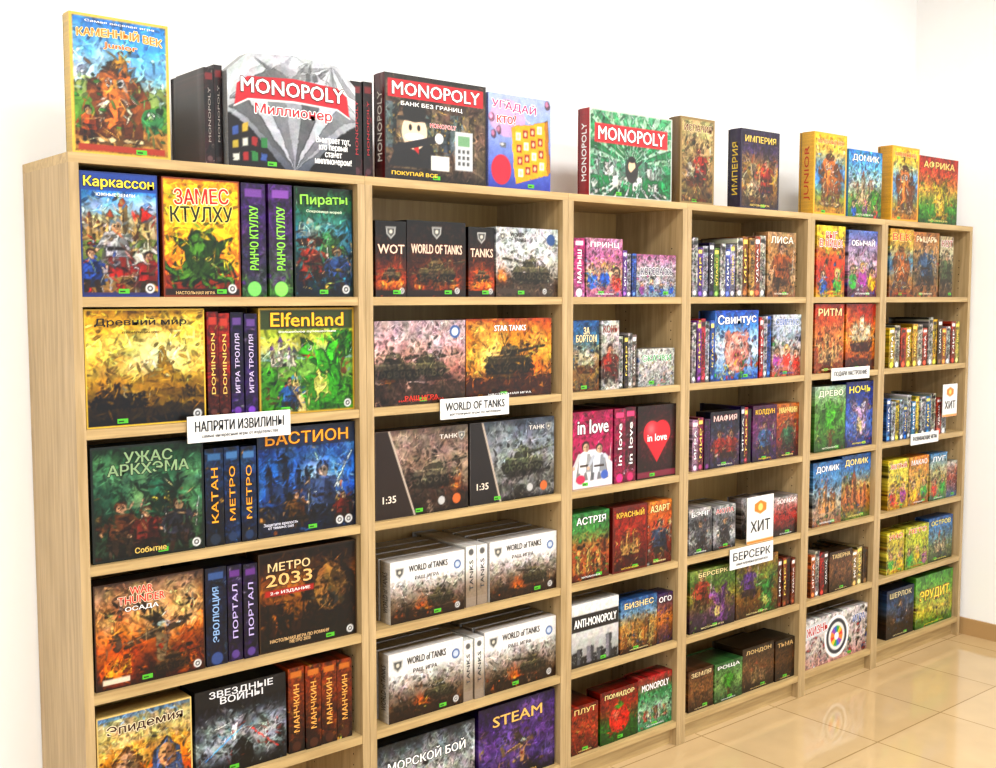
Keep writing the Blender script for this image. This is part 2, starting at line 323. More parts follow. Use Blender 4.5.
def a_mono_bank(c):
    c.vg(['2a2420', '4a3a30', '5c4a3a', '241c18']); c.clouds('8a7460', .6, 5); city(c, .3, .2, .45, ['5a6a6a', '7a6a54', '3f4a50'], 8)
    c.detail(.25)
    c.poly([(c.a*.03, .13), (c.a*.52, .13), (c.a*.45, .36), (c.a*.12, .36)], '1a1a1c'); c.ell(c.a*.28, .47, .15, .17, 'f0d0b0'); c.ell(c.a*.28, .66, .14, .1, '181818'); c.rect(c.a*.28-.2, .57, c.a*.28+.2, .61, '181818')
    c.ell(c.a*.28, .42, .11, .035, 'fff'); c.ell(c.a*.24, .51, .02, .03, '111'); c.ell(c.a*.32, .51, .02, .03, '111'); c.poly([(c.a*.24, .3), (c.a*.32, .36), (c.a*.32, .26), (c.a*.24, .34)], 'c02020')
    c.line((c.a*.1, .3), (c.a*.5, .42), .07, '1c1c20'); c.ell(c.a*.52, .43, .05, .05, 'fff')
    c.rect(c.a*.68, .14, c.a*.86, .52, 'c4c8cc'); c.rect(c.a*.71, .38, c.a*.83, .48, '6c9a70')
    for i in range(9): c.rect(c.a*(.71+.045*(i % 3)), .19+.06*(i//3), c.a*(.735+.045*(i % 3)), .225+.06*(i//3), '444')
    c.rect(c.a*.44, .12, c.a*.62, .26, 'f0f0ea'); c.rect(c.a*.03, .03, c.a*.5, .11, '181414')
    c.rect(c.a*.03, .78, c.a*.97, .95, 'c41422'); c.frame('18120f', .012)
    c.text('MONOPOLY', c.a/2, .865, c.a*.86, .12, 'fff', '500'); c.text('БАНК БЕЗ ГРАНИЦ', c.a*.45, .725, c.a*.6, .045, 'fff')
    c.text('ПОКУПАЙ ВСЕ', c.a*.28, .07, c.a*.44, .045, 'ffd040'); c.text('MONOPOLY', c.a*.56, .55, c.a*.26, .04, 'e03030', 'fff')
def a_guess(c):
    c.vg(['a4b0d0', '94a4d0', '8090c8', '5a6cb8', '384498']); c.ell(c.a*.3, .75, .25, .2, 'd8a0c0', .6); c.busy(14, ['d890b4', 'e8e8f0', '5a70c4'], .4, .95, .02, .06)
    c.poly([(c.a*.42, .06), (c.a*.95, .18), (c.a*.9, .76), (c.a*.36, .66)], 'e0a010'); c.poly([(c.a*.95, .18), (c.a, .22), (c.a*.95, .78), (c.a*.9, .76)], 'a87008')
    c.detail(.1)
    for i in range(4):
        for j in range(4):
            x = c.a*(.47+.115*j)-.012*i; y = .14+.13*i+.03*j; c.rect(x, y, x+.07, y+.085, '8a2010' if (i+j) % 3 else 'fff0d0'); c.ell(x+.035, y+.04, .02, .025, 'f0b890')
    c.ell(c.a*.2, .2, .14, .16, 'c01c34')
    c.text('УГАДАЙ', c.a*.4, .88, c.a*.7, .12, 'e8307a', 'fff', -.06); c.text('кто?', c.a*.28, .74, c.a*.3, .1, 'd83030', 'fff')
def a_mono_green(c):
    c.vg(['5aa878', '3c9868', '1c7a48', '3c8a60', '1c7a48', '125a38'])
    for i in range(12):
        an = i*.26+.05; c.poly([(c.a*.5, .4), (c.a*.5+1.4*math.cos(an), .4+1.4*math.sin(an)), (c.a*.5+1.4*math.cos(an+.13), .4+1.4*math.sin(an+.13))], 'c0dcc4', .8)
    city(c, .25, .08, .22, ['d8e8e0', 'a8c8b8', '5a8a74', 'f0f4ee'], 14, None)
    for i in range(8): c.line((c.a*i/7, 0), (c.a*.5, .3), .035, 'e8eae4')
    for i in range(8): c.rect(c.a*(.03+.12*i), .1+.02*(i % 2), c.a*(.1+.12*i), .2+.03*(i % 3), ('e8f0e8', '1c7a48', 'f0f4ee', '2c9a5c')[i % 4])
    c.detail(.15); c.ell(c.a*.5, .33, .11, .15, '2a2a2a'); c.ell(c.a*.5, .38, .06, .07, 'f0c8a0'); c.ell(c.a*.5, .46, .06, .04, '181818'); c.line((c.a*.5, .3), (c.a*.62, .45), .03, '2a2a2a')
    c.rect(c.a*.06, .62, c.a*.94, .84, 'c8202a'); c.frame('c8ccc4', .015)
    c.text('MONOPOLY', c.a/2, .73, c.a*.8, .15, 'fff', '600')
def a_carc(c):
    c.vg(['2a6cc8', '4a90d8', 'c8b890', '8a7a50', '5a4a2c', '7a4a28']); c.clouds('e8f0ff', .6, 3, .5, .85)
    castle(c, c.a*.6, .44, .34, 'c8a468', 'a04828'); castle(c, c.a*.15, .46, .2, 'a88850', '7a3820'); c.hills(.46, .05, '6a7a3a'); c.hills(.3, .06, '8a6a3c'); c.busy(46, ['a82818', '28448a', 'c8b890', 'b07830', '4a3018', '1c1410'], .02, .45, .012, .04)
    horse(c, c.a*.5, .05, .5, 'e8e0d4'); person(c, c.a*.45, .2, .42, 'c8c8cc', 'e0b088', '9098a0', '7a2a20'); person(c, c.a*.85, .03, .34, 'a82820'); person(c, c.a*.12, .04, .34, '2c4c98'); c.line((c.a*.62, .3), (c.a*.8, .72), .02, '5a3818'); c.poly([(c.a*.8, .72), (c.a*.98, .66), (c.a*.77, .6)], 'c02818')
    c.detail(.22); c.rect(0, .0, c.a, .035, '2a2a60'); c.rect(0, .85, c.a, 1, '1c3c90'); c.frame('1c3478', .012)
    c.text('Каркассон', c.a/2, .91, c.a*.9, .1, 'f8e040', '0a1438'); c.text('ЮЖНЫЕ ЗЕМЛИ', c.a*.45, .82, c.a*.5, .025, 'fff'); gearlogo(c)
def a_cth(c):
    c.vg(['e08a10', 'f4b820', 'f0a818', 'e06c10', 'a0380a'])
    for i in range(14):
        an = i*.45; c.poly([(c.a*.5, .6), (c.a*.5+1.3*math.cos(an), .6+1.3*math.sin(an)), (c.a*.5+1.3*math.cos(an+.2), .6+1.3*math.sin(an+.2))], 'ffd030', .7)
    c.hills(.2, .08, '7a2c08', 5); c.busy(22, ['3a1c08', 'c84a10', '5a2c0c', '2c3c10'], .03, .3, .01, .04); octo(c, c.a*.5, .31, .62, '34521e'); c.detail(.2)
    c.rect(0, 0, c.a, .07, '201008'); c.frame('7a2c08', .015)
    c.text('ЗАМЕС', c.a*.5, .85, c.a*.7, .13, 'c81c10', 'fff0c0', .05); c.text('КТУЛХУ', c.a*.5, .7, c.a*.8, .13, '16240c', 'ffe060', .03); gearlogo(c); c.text('НАСТОЛЬНАЯ ИГРА', c.a*.4, .035, c.a*.5, .025, 'e8c080')
def a_andor(c):
    c.vg(['0c2414', '164a30', '1c5a7a', '143c60', '10243c', '081420']); c.clouds('3a8a60', .5, 4); c.glow(c.a*.55, .5, .22, '9ad0e0', .6)
    octo(c, c.a*.6, .46, .4, '34603a'); ship(c, c.a*.25, .5, .3, '2c1c10', '8aa098'); person(c, c.a*.28, .1, .44, 'a03a20'); person(c, c.a*.72, .06, .4, '4060a0')
    c.busy(34, ['a83820', '308aa0', '2a4a2a', 'c8a850', '10202c'], .02, .4, .012, .04); c.detail(.28); c.frame('0c1c14', .012)
    c.text('Пираты', c.a*.5, .88, c.a*.8, .11, '90d848', '0a200c', .04); gearlogo(c); c.text('Сокровища морей', c.a*.5, .78, c.a*.6, .03, 'e0f0d0')
def a_ancient(c):
    c.vg(['b0841c', 'd8a830', 'f0d060', 'e0b040', 'a07420', '4a380c', '201808']); c.clouds('f8e8a0', .5, 3, .4, 1); c.glow(c.a*.6, .55, .2, 'fff4b0')
    c.poly([(c.a*.3, .3), (c.a*.45, .42), (c.a*.55, .46), (c.a*.59, .56), (c.a*.6, .6), (c.a*.66, .6), (c.a*.68, .56), (c.a*.72, .46), (c.a*.85, .4), (c.a, .28)], '94701f')
    c.ell(c.a*.63, .62, .035, .045, '9a7824'); c.hills(.3, .06, '6a5014', 4); c.hills(.17, .08, '30240a', 5); c.hills(.07, .05, '140e04', 6)
    for i in range(12): person(c, c.a*(.08+.035*i), .14+.012*(i % 3), .13, '1c1406', '1c1406', '1c1406', '1c1406')
    castle(c, c.a*.2, .25, .16, '4a3810', '2a1c08'); castle(c, c.a*.85, .22, .12, '4a3810', '2a1c08'); c.detail(.18); c.frame('e0b838', .012)
    c.text('Древний мир', c.a*.46, .885, c.a*.76, .075, '140c04'); c.text('ЦИВИЛИЗАЦИЯ', c.a*.45, .8, c.a*.3, .02, '2a1c08'); gearlogo(c)
def a_elf(c):
    c.vg(['5a8a1c', '98b030', 'c8c858', '78a8b0', '4a98c8', '58a03a', '204c14']); c.hills(.52, .06, '6a9840'); c.hills(.35, .08, '3c7a20', 4)
    castle(c, c.a*.25, .45, .26, 'd8d0b8', '6a4a8a'); tree(c, c.a*.88, .58, .42, '2c6a1c'); tree(c, c.a*.08, .3, .3); c.poly([(c.a*.3, 0), (c.a*.5, 0), (c.a*.4, .3), (c.a*.36, .4)], 'd8c080')
    c.busy(30, ['c8b830', 'a83020', '206014', '2c8a20', '143c0c'], 0, .4, .01, .035); dragon(c, c.a*.64, .36, .68, '3c9420'); c.ell(c.a*.3, .24, .05, .06, 'c03020'); person(c, c.a*.3, .03, .3, '3060a0')
    c.detail(.22); c.rect(0, .8, c.a, 1, '2c3814'); c.frame('b89028', .018)
    c.text('Elfenland', c.a/2, .89, c.a*.76, .13, 'f4b820', '3a1408'); c.text('Волшебное путешествие', c.a/2, .775, c.a*.6, .025, 'fff'); gearlogo(c)
def a_ark(c):
    c.vg(['16301c', '24503a', '1c4030', '122218', '080e0a']); c.clouds('6a9a6a', .5, 4); c.glow(c.a*.5, .5, .22, 'a0c088', .6)
    octo(c, c.a*.6, .5, .55, '1c4030'); c.busy(26, ['5a2c1c', '8a7040', '14201a', '3a5a3a'], .02, .45, .012, .05); person(c, c.a*.25, .05, .46, '5a3820'); person(c, c.a*.47, .03, .42, '6a2a20'); person(c, c.a*.76, .05, .44, '30303a')
    c.detail(.3); c.frame('0a1410', .02)
    c.text('УЖАС\nАРКХЭМА', c.a/2, .84, c.a*.72, .2, '8aa878', '080f0a'); gearlogo(c); c.text('Событие', c.a*.5, .07, c.a*.28, .05, 'e0c060', '200')
def a_bast(c):
    c.vg(['0c1a34', '14346c', '2c68b8', '2050a0', '12305c', '080f1c']); c.clouds('8ac0f0', .6, 3); c.glow(c.a*.6, .5, .18, 'd0ecff', .9)
    castle(c, c.a*.3, .3, .44, '24385a', '0c1828'); c.hills(.28, .06, '121c30', 5); c.busy(30, ['7a4a28', '1c2c44', '4070a8', '0a1424', 'b08848'], 0, .35, .012, .045)
    person(c, c.a*.65, .08, .56, '40547c', 'b0a090', '20283c', '18202c'); person(c, c.a*.38, .06, .34, '6a4420'); person(c, c.a*.86, .04, .3, '7a2a20'); c.line((c.a*.78, .4), (c.a*.95, .72), .02, 'e8f4ff')
    c.detail(.28); c.rect(0, .81, c.a, 1, '0c1428', .75); c.frame('0c1424', .012)
    c.text('БАСТИОН', c.a/2, .895, c.a*.84, .11, 'e89820', '401008'); gearlogo(c); gearlogo(c, c.a-.18); c.text('Защитите крепость\nот темных сил', c.a*.22, .1, c.a*.34, .06, 'dde')
def a_war(c):
    c.vg(['4a3830', '8a5c3c', 'd89858', 'c87028', '7a3c14', '3a1c0c', '140804']); c.clouds('f8d8a0', .6, 3, .25, 1); fire(c, c.a*.2, .22, .2); fire(c, c.a*.8, .15, .15)
    c.busy(24, ['3a2010', 'd86a18', '1c0c06', '8a4a20'], 0, .3, .012, .04); plane(c, c.a*.5, .45, .66, '5a4838'); plane(c, c.a*.2, .72, .22, '3a2c20'); plane(c, c.a*.85, .7, .16, '3a2c20'); tank(c, c.a*.7, .12, .34, '4a3420'); c.detail(.28)
    c.rect(c.a*.06, .05, c.a*.3, .1, 'd8c8b0'); c.frame('2a160c', .012)
    c.text('WAR\nTHUNDER', c.a*.42, .86, c.a*.42, .16, 'd02814', 'f8e0c0'); c.text('ОСАДА', c.a*.42, .73, c.a*.3, .05, 'fff', '300'); gearlogo(c)
def a_metro(c):
    c.vg(['140c06', '38200c', '6a3c14', '44240e', '180c06', '060402']); c.clouds('a06420', .5, 3); c.glow(c.a*.35, .6, .22, 'b87428', .6)
    city(c, .1, .1, .4, ['201408', '2c1a0c'], 8, None); face(c, c.a*.72, .56, .52, '98703c', '1c120a'); c.ell(c.a*.72, .42, .11, .08, '2c2c28'); c.ell(c.a*.72, .42, .05, .05, '0c0c0c')
    c.busy(20, ['2c1a0c', '6a4018', '0c0806', 'a05c1c'], .05, .4, .012, .05); c.detail(.3); c.rect(0, 0, c.a, .14, '080503', .8); c.frame('3a2410', .012)
    c.text('МЕТРО', c.a*.3, .85, c.a*.42, .085, 'e8c890', '1c0c04'); c.text('2033', c.a*.3, .72, c.a*.46, .12, 'f0b870', '2c1404'); c.rect(c.a*.06, .56, c.a*.55, .62, 'a01810')
    c.text('2-е ИЗДАНИЕ', c.a*.31, .59, c.a*.4, .035, 'fff'); c.text('НАСТОЛЬНАЯ ИГРА ПО РОМАНУ\nМЕТРО 2033', c.a*.4, .09, c.a*.6, .07, 'e0b880'); gearlogo(c)
def a_epid(c):
    c.vg(['5a80a8', '88a8b8', 'e0a038', 'd87818', 'a8440c', '501808']); c.clouds('f4e0b0', .5, 4); c.rect(0, .7, c.a, .94, 'd8b058', .6)
    face(c, c.a*.3, .4, .3, 'e0b088', '5a3a20'); face(c, c.a*.72, .42, .28, 'd8a070', '3a4a6a'); c.busy(34, ['28508a', 'c8b8a0', 'a02818', '2a7a4a', '4a2410'], .0, .35, .012, .05); c.detail(.26)
    c.frame('e0c070', .015); c.text('Эпидемия', c.a/2, .83, c.a*.8, .12, '3a1c10', 'f8e8c0', .02)
def a_starw(c):
    c.vg(['08080c', '101018', '242830', '5a6068', '90989f', '40454c', '0c0e12']); c.clouds('d0d8e0', .5, 4, .1, .7); c.busy(40, ['c0c4c8', '50565c', '101418', '7a1c14'], .05, .6, .012, .05)
    plane(c, c.a*.35, .55, .44, 'b8bcc0'); plane(c, c.a*.74, .42, .34, '8a9094'); c.line((c.a*.1, .2), (c.a*.5, .5), .015, '60c0ff'); c.line((c.a*.9, .15), (c.a*.6, .45), .015, 'ff4030'); face(c, c.a*.5, .22, .22, '202024', '101014'); c.detail(.28)
    c.rect(0, .8, c.a, 1, '0a0a0e'); c.text('ЗВЕЗДНЫЕ\nВОЙНЫ', c.a/2, .89, c.a*.7, .16, 'e8e8ec')
def emblem(c, cx, cy, s):
    c.poly([(cx-.5*s, cy+.4*s), (cx+.5*s, cy+.4*s), (cx+.42*s, cy-.2*s), (cx, cy-.6*s), (cx-.42*s, cy-.2*s)], 'b8b8b4')
    c.poly([(cx-.38*s, cy+.3*s), (cx+.38*s, cy+.3*s), (cx+.32*s, cy-.15*s), (cx, cy-.45*s), (cx-.32*s, cy-.15*s)], '4a4a48'); c.ell(cx, cy, .16*s, .16*s, 'd8d0c0')
def a_wotblack(title='WORLD OF TANKS', fs=.6):
    def f(c):
        c.vg(['0c0a0a', '1a1410', '2c1a10', '4a2410', '30140a', '0c0604']); c.clouds('3a2018', .6, 5); fire(c, c.a*.5, .25, .2); fire(c, c.a*.2, .18, .12); fire(c, c.a*.8, .18, .12)
        tank(c, c.a*.5, .28, min(fs, c.a*.6), '5a4c34'); c.detail(.32); emblem(c, c.a/2, .86, .16); c.rect(0, .02, c.a, .09, '180c08')
        c.text(title, c.a/2, .63, c.a*.86, .12, 'e0d0b8', '701008'); gearlogo(c, c.a*.85, .08, .04)
    return f
def a_wottank(c):
    c.vg(['b0b4b8', 'd0d4d8', 'd8d8d6', 'b8b0a8', '7a6c60', '3a2c24']); c.clouds('f0f0f0', .6, 3, .3, 1); c.hills(.22, .05, '4a3c30', 5); c.busy(20, ['3a3028', '8a7c6c', '5a4c3c'], 0, .3, .012, .05)
    tank(c, c.a*.55, .33, .66, '5a5440', -1); fire(c, c.a*.1, .3, .1); c.detail(.2); c.ell(c.a*.88, .84, .085, .085, '2a4a80'); emblem(c, c.a*.1, .87, .12); c.rect(c.a*.04, .05, c.a*.5, .12, '3a2c24')
    c.text('WORLD\nOF TANKS', c.a*.33, .86, c.a*.28, .13, '3a3430'); gearlogo(c, c.a*.78, .08)
def a_white(c):
    c.vg(['e8e6e4', 'e4e2e0', 'd8d2cc', '8a7c70', '5a4432', '2c180c']); c.clouds('6a5c50', .5, 4, 0, .45); fire(c, c.a*.42, .15, .15); c.hills(.15, .04, '2c1c10', 6); c.busy(22, ['3a2818', '7a6048', 'a85820', '1c1008'], 0, .25, .012, .05)
    tank(c, c.a*.66, .28, .5, '4c4634', -1); tank(c, c.a*.18, .2, .28, '3c3024'); c.detail(.2); c.mix(np.clip((c.Y-.6)*9, 0, 1), 'ebe9e7', .9)
    c.ell(c.a*.9, .78, .075, .075, '2c5090'); c.ell(c.a*.9, .78, .05, .05, 'c0cce0'); emblem(c, c.a*.12, .82, .18)
    c.text('WORLD of TANKS', c.a*.5, .85, c.a*.52, .1, '2c2824'); c.text('РАШ. ИГРА', c.a*.48, .69, c.a*.32, .06, '3a2c28'); gearlogo(c, c.a*.9, .1, .05)
def a_anti(c):
    c.vg(['e0e0de', 'd8d8d6', 'ccccca', 'b8b8b6', '989896', '686866'])
    city(c, .0, .12, .46, ['303034', '505056', '1c1c20', '787880'], 9, 'c0c0c0'); c.detail(.12); c.rect(0, .56, c.a, .82, '161618')
    c.text('ANTI-MONOPOLY', c.a/2, .69, c.a*.9, .13, 'fff'); c.rect(0, 0, c.a, .04, '111')
def a_heart(c):
    c.vg(['1c1014', '28101a', '1c0c10']); c.glow(c.a*.5, .55, .35, '701020', .8); c.busy(20, ['4a1020', '2c0810', '801830'], 0, 1, .01, .04); c.detail(.25)
    c.ell(c.a*.37, .62, .17, .17, 'd01828'); c.ell(c.a*.63, .62, .17, .17, 'd01828'); c.poly([(c.a*.5-.26, .56), (c.a*.5+.26, .56), (c.a*.5, .22)], 'd01828'); c.glow(c.a*.35, .68, .08, 'ff8080', .7)
    c.text('in love', c.a/2, .56, c.a*.5, .1, 'fff'); c.rect(0, .02, c.a, .1, '701830')
def a_inlove(c):
    c.vg(['90184a', 'a82058', '8a1848', '601034']); c.busy(20, ['a82860', '701040', 'c85888'], .3, 1, .01, .04); c.detail(.2)
    c.poly([(0, 0), (c.a, 0), (c.a, .3), (c.a*.6, .5), (c.a*.3, .5), (0, .3)], 'e4dce0'); person(c, c.a*.32, .04, .56, 'f0f0f4', 'd8a888', '2c1c14', 'dcd8dc'); person(c, c.a*.66, .04, .52, 'd8e0f0', 'd8a888', '2c1c14', 'c8c8d8'); c.ell(c.a*.8, .15, .07, .06, '3a5ab0'); c.ell(c.a*.2, .12, .08, .06, 'c02850')
    c.text('in love', c.a/2, .8, c.a*.76, .18, 'fff', '500020')
def a_svin(c):
    c.vg(['1c4ca8', '3c80d0', 'b8d0ec', 'd0dcf0', '80a8dc', '1c50a8']); c.ell(c.a*.5, .4, .28, .3, 'a85848'); c.ell(c.a*.5, .4, .26, .28, 'f0a090'); c.ell(c.a*.3, .62, .08, .1, 'e08878'); c.ell(c.a*.7, .62, .08, .1, 'e08878'); c.ell(c.a*.5, .36, .1, .07, 'c86868'); c.ell(c.a*.47, .36, .02, .03, '5a2020'); c.ell(c.a*.53, .36, .02, .03, '5a2020')
    c.ell(c.a*.4, .5, .045, .055, 'fff'); c.ell(c.a*.6, .5, .045, .055, 'fff'); c.ell(c.a*.4, .5, .02, .02, '111'); c.ell(c.a*.6, .5, .02, .02, '111')
    c.busy(40, ['c02820', '204898', 'e0c030', 'f0f0f0', '308a40'], .02, .28, .02, .05); c.busy(14, ['fff', '204898', 'c02820'], .3, .7, .02, .04); c.detail(.16)
    c.text('Свинтус', c.a/2, .86, c.a*.88, .16, 'fff', '102c80', .03)
def a_life(c):
    c.vg(['e0dcd8', 'd8ccc8', 'd0c0b8', 'b88880']); c.busy(80, ['c02020', 'f0f0f0', '208040', '181818', 'd8b020', '2848a0', 'c02020'], 0, .9, .02, .07); c.detail(.18)
    c.ell(c.a*.5, .5, .44, .44, 'f4f4f4'); c.ell(c.a*.5, .5, .37, .37, '30343c'); c.ell(c.a*.5, .5, .29, .29, 'e0e0e0'); wheel(c, c.a*.5, .5, .22, 12)
    c.poly([(0, .6), (c.a*.36, .66), (c.a*.36, .94), (0, .88)], 'c8ccd0'); c.text('ЖИЗНЬ', c.a*.19, .77, c.a*.32, .18, 'c01c20', 'fff', .06); c.text('ИГРА', c.a*.86, .75, c.a*.2, .14, '3050a0', 'fff')
def a_chit(c):
    c.vg(['f0f0ee', 'f0f0ee']); h = [(c.a/2+.24*math.cos(k*math.pi/3+.5), .76+.15*math.sin(k*math.pi/3+.5)) for k in range(6)]
    c.poly(h, 'f07818'); c.ell(c.a/2, .76, .08, .08, 'ffd870'); c.rect(0, 0, c.a, .06, 'f08020'); c.text('ХИТ', c.a/2, .36, c.a*.74, .24, '2a2420')
def label(t, sub=None):
    def f(c):
        c.vg(['f4f4f2', 'ececea']); c.text(t, c.a/2, .6 if sub else .5, c.a*.86, .4 if sub else .45, '14141c')
        if sub: c.text(sub, c.a/2, .2, c.a*.74, .14, '33333c')
    return f

# ------------------------------------------------------------------ materials
def mat_new(name):
    m = bpy.data.materials.new(name); m.use_nodes = True; nt = m.node_tree
    return m, nt, nt.nodes['Principled BSDF']
m_box, nt, b = mat_new('printed_card')
at = nt.nodes.new('ShaderNodeAttribute'); at.attribute_name = 'paint'
tc = nt.nodes.new('ShaderNodeTexCoord'); nz = nt.nodes.new('ShaderNodeTexNoise'); nz.inputs['Scale'].default_value = 200; nz.inputs['Detail'].default_value = 2
mr = nt.nodes.new('ShaderNodeMapRange'); mr.inputs[1].default_value = .3; mr.inputs[2].default_value = .7; mr.inputs[3].default_value = .84; mr.inputs[4].default_value = 1.02
mx = nt.nodes.new('ShaderNodeVectorMath'); mx.operation = 'SCALE'
nt.links.new(tc.outputs['Object'], nz.inputs['Vector']); nt.links.new(nz.outputs['Fac'], mr.inputs[0]); nt.links.new(at.outputs['Color'], mx.inputs[0]); nt.links.new(mr.outputs[0], mx.inputs['Scale']); nt.links.new(mx.outputs[0], b.inputs['Base Color'])
b.inputs['Roughness'].default_value = .33; b.inputs['Specular IOR Level'].default_value = .35

def wood(name, c1, c2, vertical=True):
    m, nt, b = mat_new(name)
    tc = nt.nodes.new('ShaderNodeTexCoord'); mp = nt.nodes.new('ShaderNodeMapping')
    mp.inputs['Scale'].default_value = (40, 40, 2.5) if vertical else (2.5, 40, 40)
    n = nt.nodes.new('ShaderNodeTexNoise'); n.inputs['Scale'].default_value = 1.6; n.inputs['Detail'].default_value = 5; n.inputs['Distortion'].default_value = .6
    r = nt.nodes.new('ShaderNodeValToRGB'); r.color_ramp.elements[0].position = .3; r.color_ramp.elements[1].position = .7
    r.color_ramp.elements[0].color = (*lin(hx(c1)), 1); r.color_ramp.elements[1].color = (*lin(hx(c2)), 1)
    nt.links.new(tc.outputs['Object'], mp.inputs[0]); nt.links.new(mp.outputs[0], n.inputs['Vector']); nt.links.new(n.outputs['Fac'], r.inputs[0]); nt.links.new(r.outputs[0], b.inputs['Base Color'])
    b.inputs['Roughness'].default_value = .45
    return m
m_wv = wood('oak_laminate_upright', '987f55', 'bca176'); m_wh = wood('oak_laminate_shelf', 'a08456', 'c2a672', False)
m_wb = wood('oak_laminate_back', 'ac8850', 'bd9a60')
def plain(name, c, rough=.5):
    m, nt, b = mat_new(name); n = nt.nodes.new('ShaderNodeTexNoise'); n.inputs['Scale'].default_value = 3
    r = nt.nodes.new('ShaderNodeValToRGB'); r.color_ramp.elements[0].color = (*lin(hx(c)*.985), 1); r.color_ramp.elements[1].color = (*lin(hx(c)), 1)
    nt.links.new(n.outputs['Fac'], r.inputs[0]); nt.links.new(r.outputs[0], b.inputs['Base Color']); b.inputs['Roughness'].default_value = rough
    return m
m_hole = plain('pin_hole_dark', '3c2c1c', .9)
m_wall = plain('wall_paint_white', 'fbfcfd', .7); m_ceil = plain('ceiling_paint', 'f4f4f2', .8); m_base = plain('baseboard_tile', 'b08c5c', .35); m_metal = plain('lamp_frame', 'dddddd', .4)
m_floor, nt, b = mat_new('glossy_floor_tile')
tc = nt.nodes.new('ShaderNodeTexCoord'); br = nt.nodes.new('ShaderNodeTexBrick'); br.offset = 0
br.inputs['Scale'].default_value = 1; br.inputs['Brick Width'].default_value = .45; br.inputs['Row Height'].default_value = .45; br.inputs['Mortar Size'].default_value = .003
br.inputs['Color1'].default_value = (*lin(hx('ccb084')), 1); br.inputs['Color2'].default_value = (*lin(hx('c8aa7c')), 1); br.inputs['Mortar'].default_value = (*lin(hx('a08458')), 1)
n = nt.nodes.new('ShaderNodeTexNoise'); n.inputs['Scale'].default_value = 5; n.inputs['Detail'].default_value = 6
mm = nt.nodes.new('ShaderNodeMix'); mm.data_type = 'RGBA'; mm.blend_type = 'MULTIPLY'; mm.inputs[0].default_value = .25
nt.links.new(tc.outputs['Object'], br.inputs['Vector']); nt.links.new(tc.outputs['Object'], n.inputs['Vector']); nt.links.new(br.outputs['Color'], mm.inputs[6]); nt.links.new(n.outputs['Fac'], mm.inputs[7]); nt.links.new(mm.outputs[2], b.inputs['Base Color'])
b.inputs['Roughness'].default_value = .07

# ------------------------------------------------------------------ generic cuboid mesh
def cub(V, F, M, x0, y0, z0, x1, y1, z1, mi=0):
    n = len(V); V += [(x0, y0, z0), (x1, y0, z0), (x1, y1, z0), (x0, y1, z0), (x0, y0, z1), (x1, y0, z1), (x1, y1, z1), (x0, y1, z1)]
    F += [tuple(n+i for i in q) for q in ((0, 3, 2, 1), (4, 5, 6, 7), (0, 1, 5, 4), (1, 2, 6, 5), (2, 3, 7, 6), (3, 0, 4, 7))]; M += [mi]*6
def mk(name, V, F, M, mats, loc=(0, 0, 0), bev=0):
    me = bpy.data.meshes.new(name); me.from_pydata(V, [], F)
    for m in mats: me.materials.append(m)
    me.polygons.foreach_set('material_index', M); me.update()
    o = bpy.data.objects.new(name, me); COL.objects.link(o); o.location = loc
    return o

# ------------------------------------------------------------------ bookcases
B = [0, .795, 1.558, 2.133, 2.876, 3.41, 4.165]; T = .023; DEP = .33; H = 1.95
ZS = [1.622, 1.313, .99, .68, .388, .09]
for i in range(6):
    V, F, M = [], [], []; w = B[i+1]-B[i]-.001
    cub(V, F, M, 0, 0, 0, T, DEP, H-T); cub(V, F, M, w-T, 0, 0, w, DEP, H-T)
    cub(V, F, M, 0, 0, H-T, w, DEP, H, 1)
    cub(V, F, M, T, DEP-.006, .0, w-T, DEP, H-T, 2)
    for z in ZS: cub(V, F, M, T, .002, z-T, w-T, DEP-.006, z, 1)
    cub(V, F, M, T, .03, 0, w-T, .045, ZS[-1]-T, 1)
    for side in (0, 1):
        xx = T+.0004 if side == 0 else w-T-.0004
        for yy in (.05, .27):
            for k in range(52):
                zz = .16+k*.032
                if min(abs(zz-z+.01) for z in ZS) < .02: continue
                n0 = len(V)
                ring = [(xx, yy+.0028*math.cos(a*math.pi/3), zz+.0028*math.sin(a*math.pi/3)) for a in range(6)]
                if side: ring.reverse()
                V += ring; F.append(tuple(range(n0, n0+6))); M.append(3)
    mk('bookcase', V, F, M, [m_wv, m_wh, m_wb, m_hole], (B[i], 0, 0))

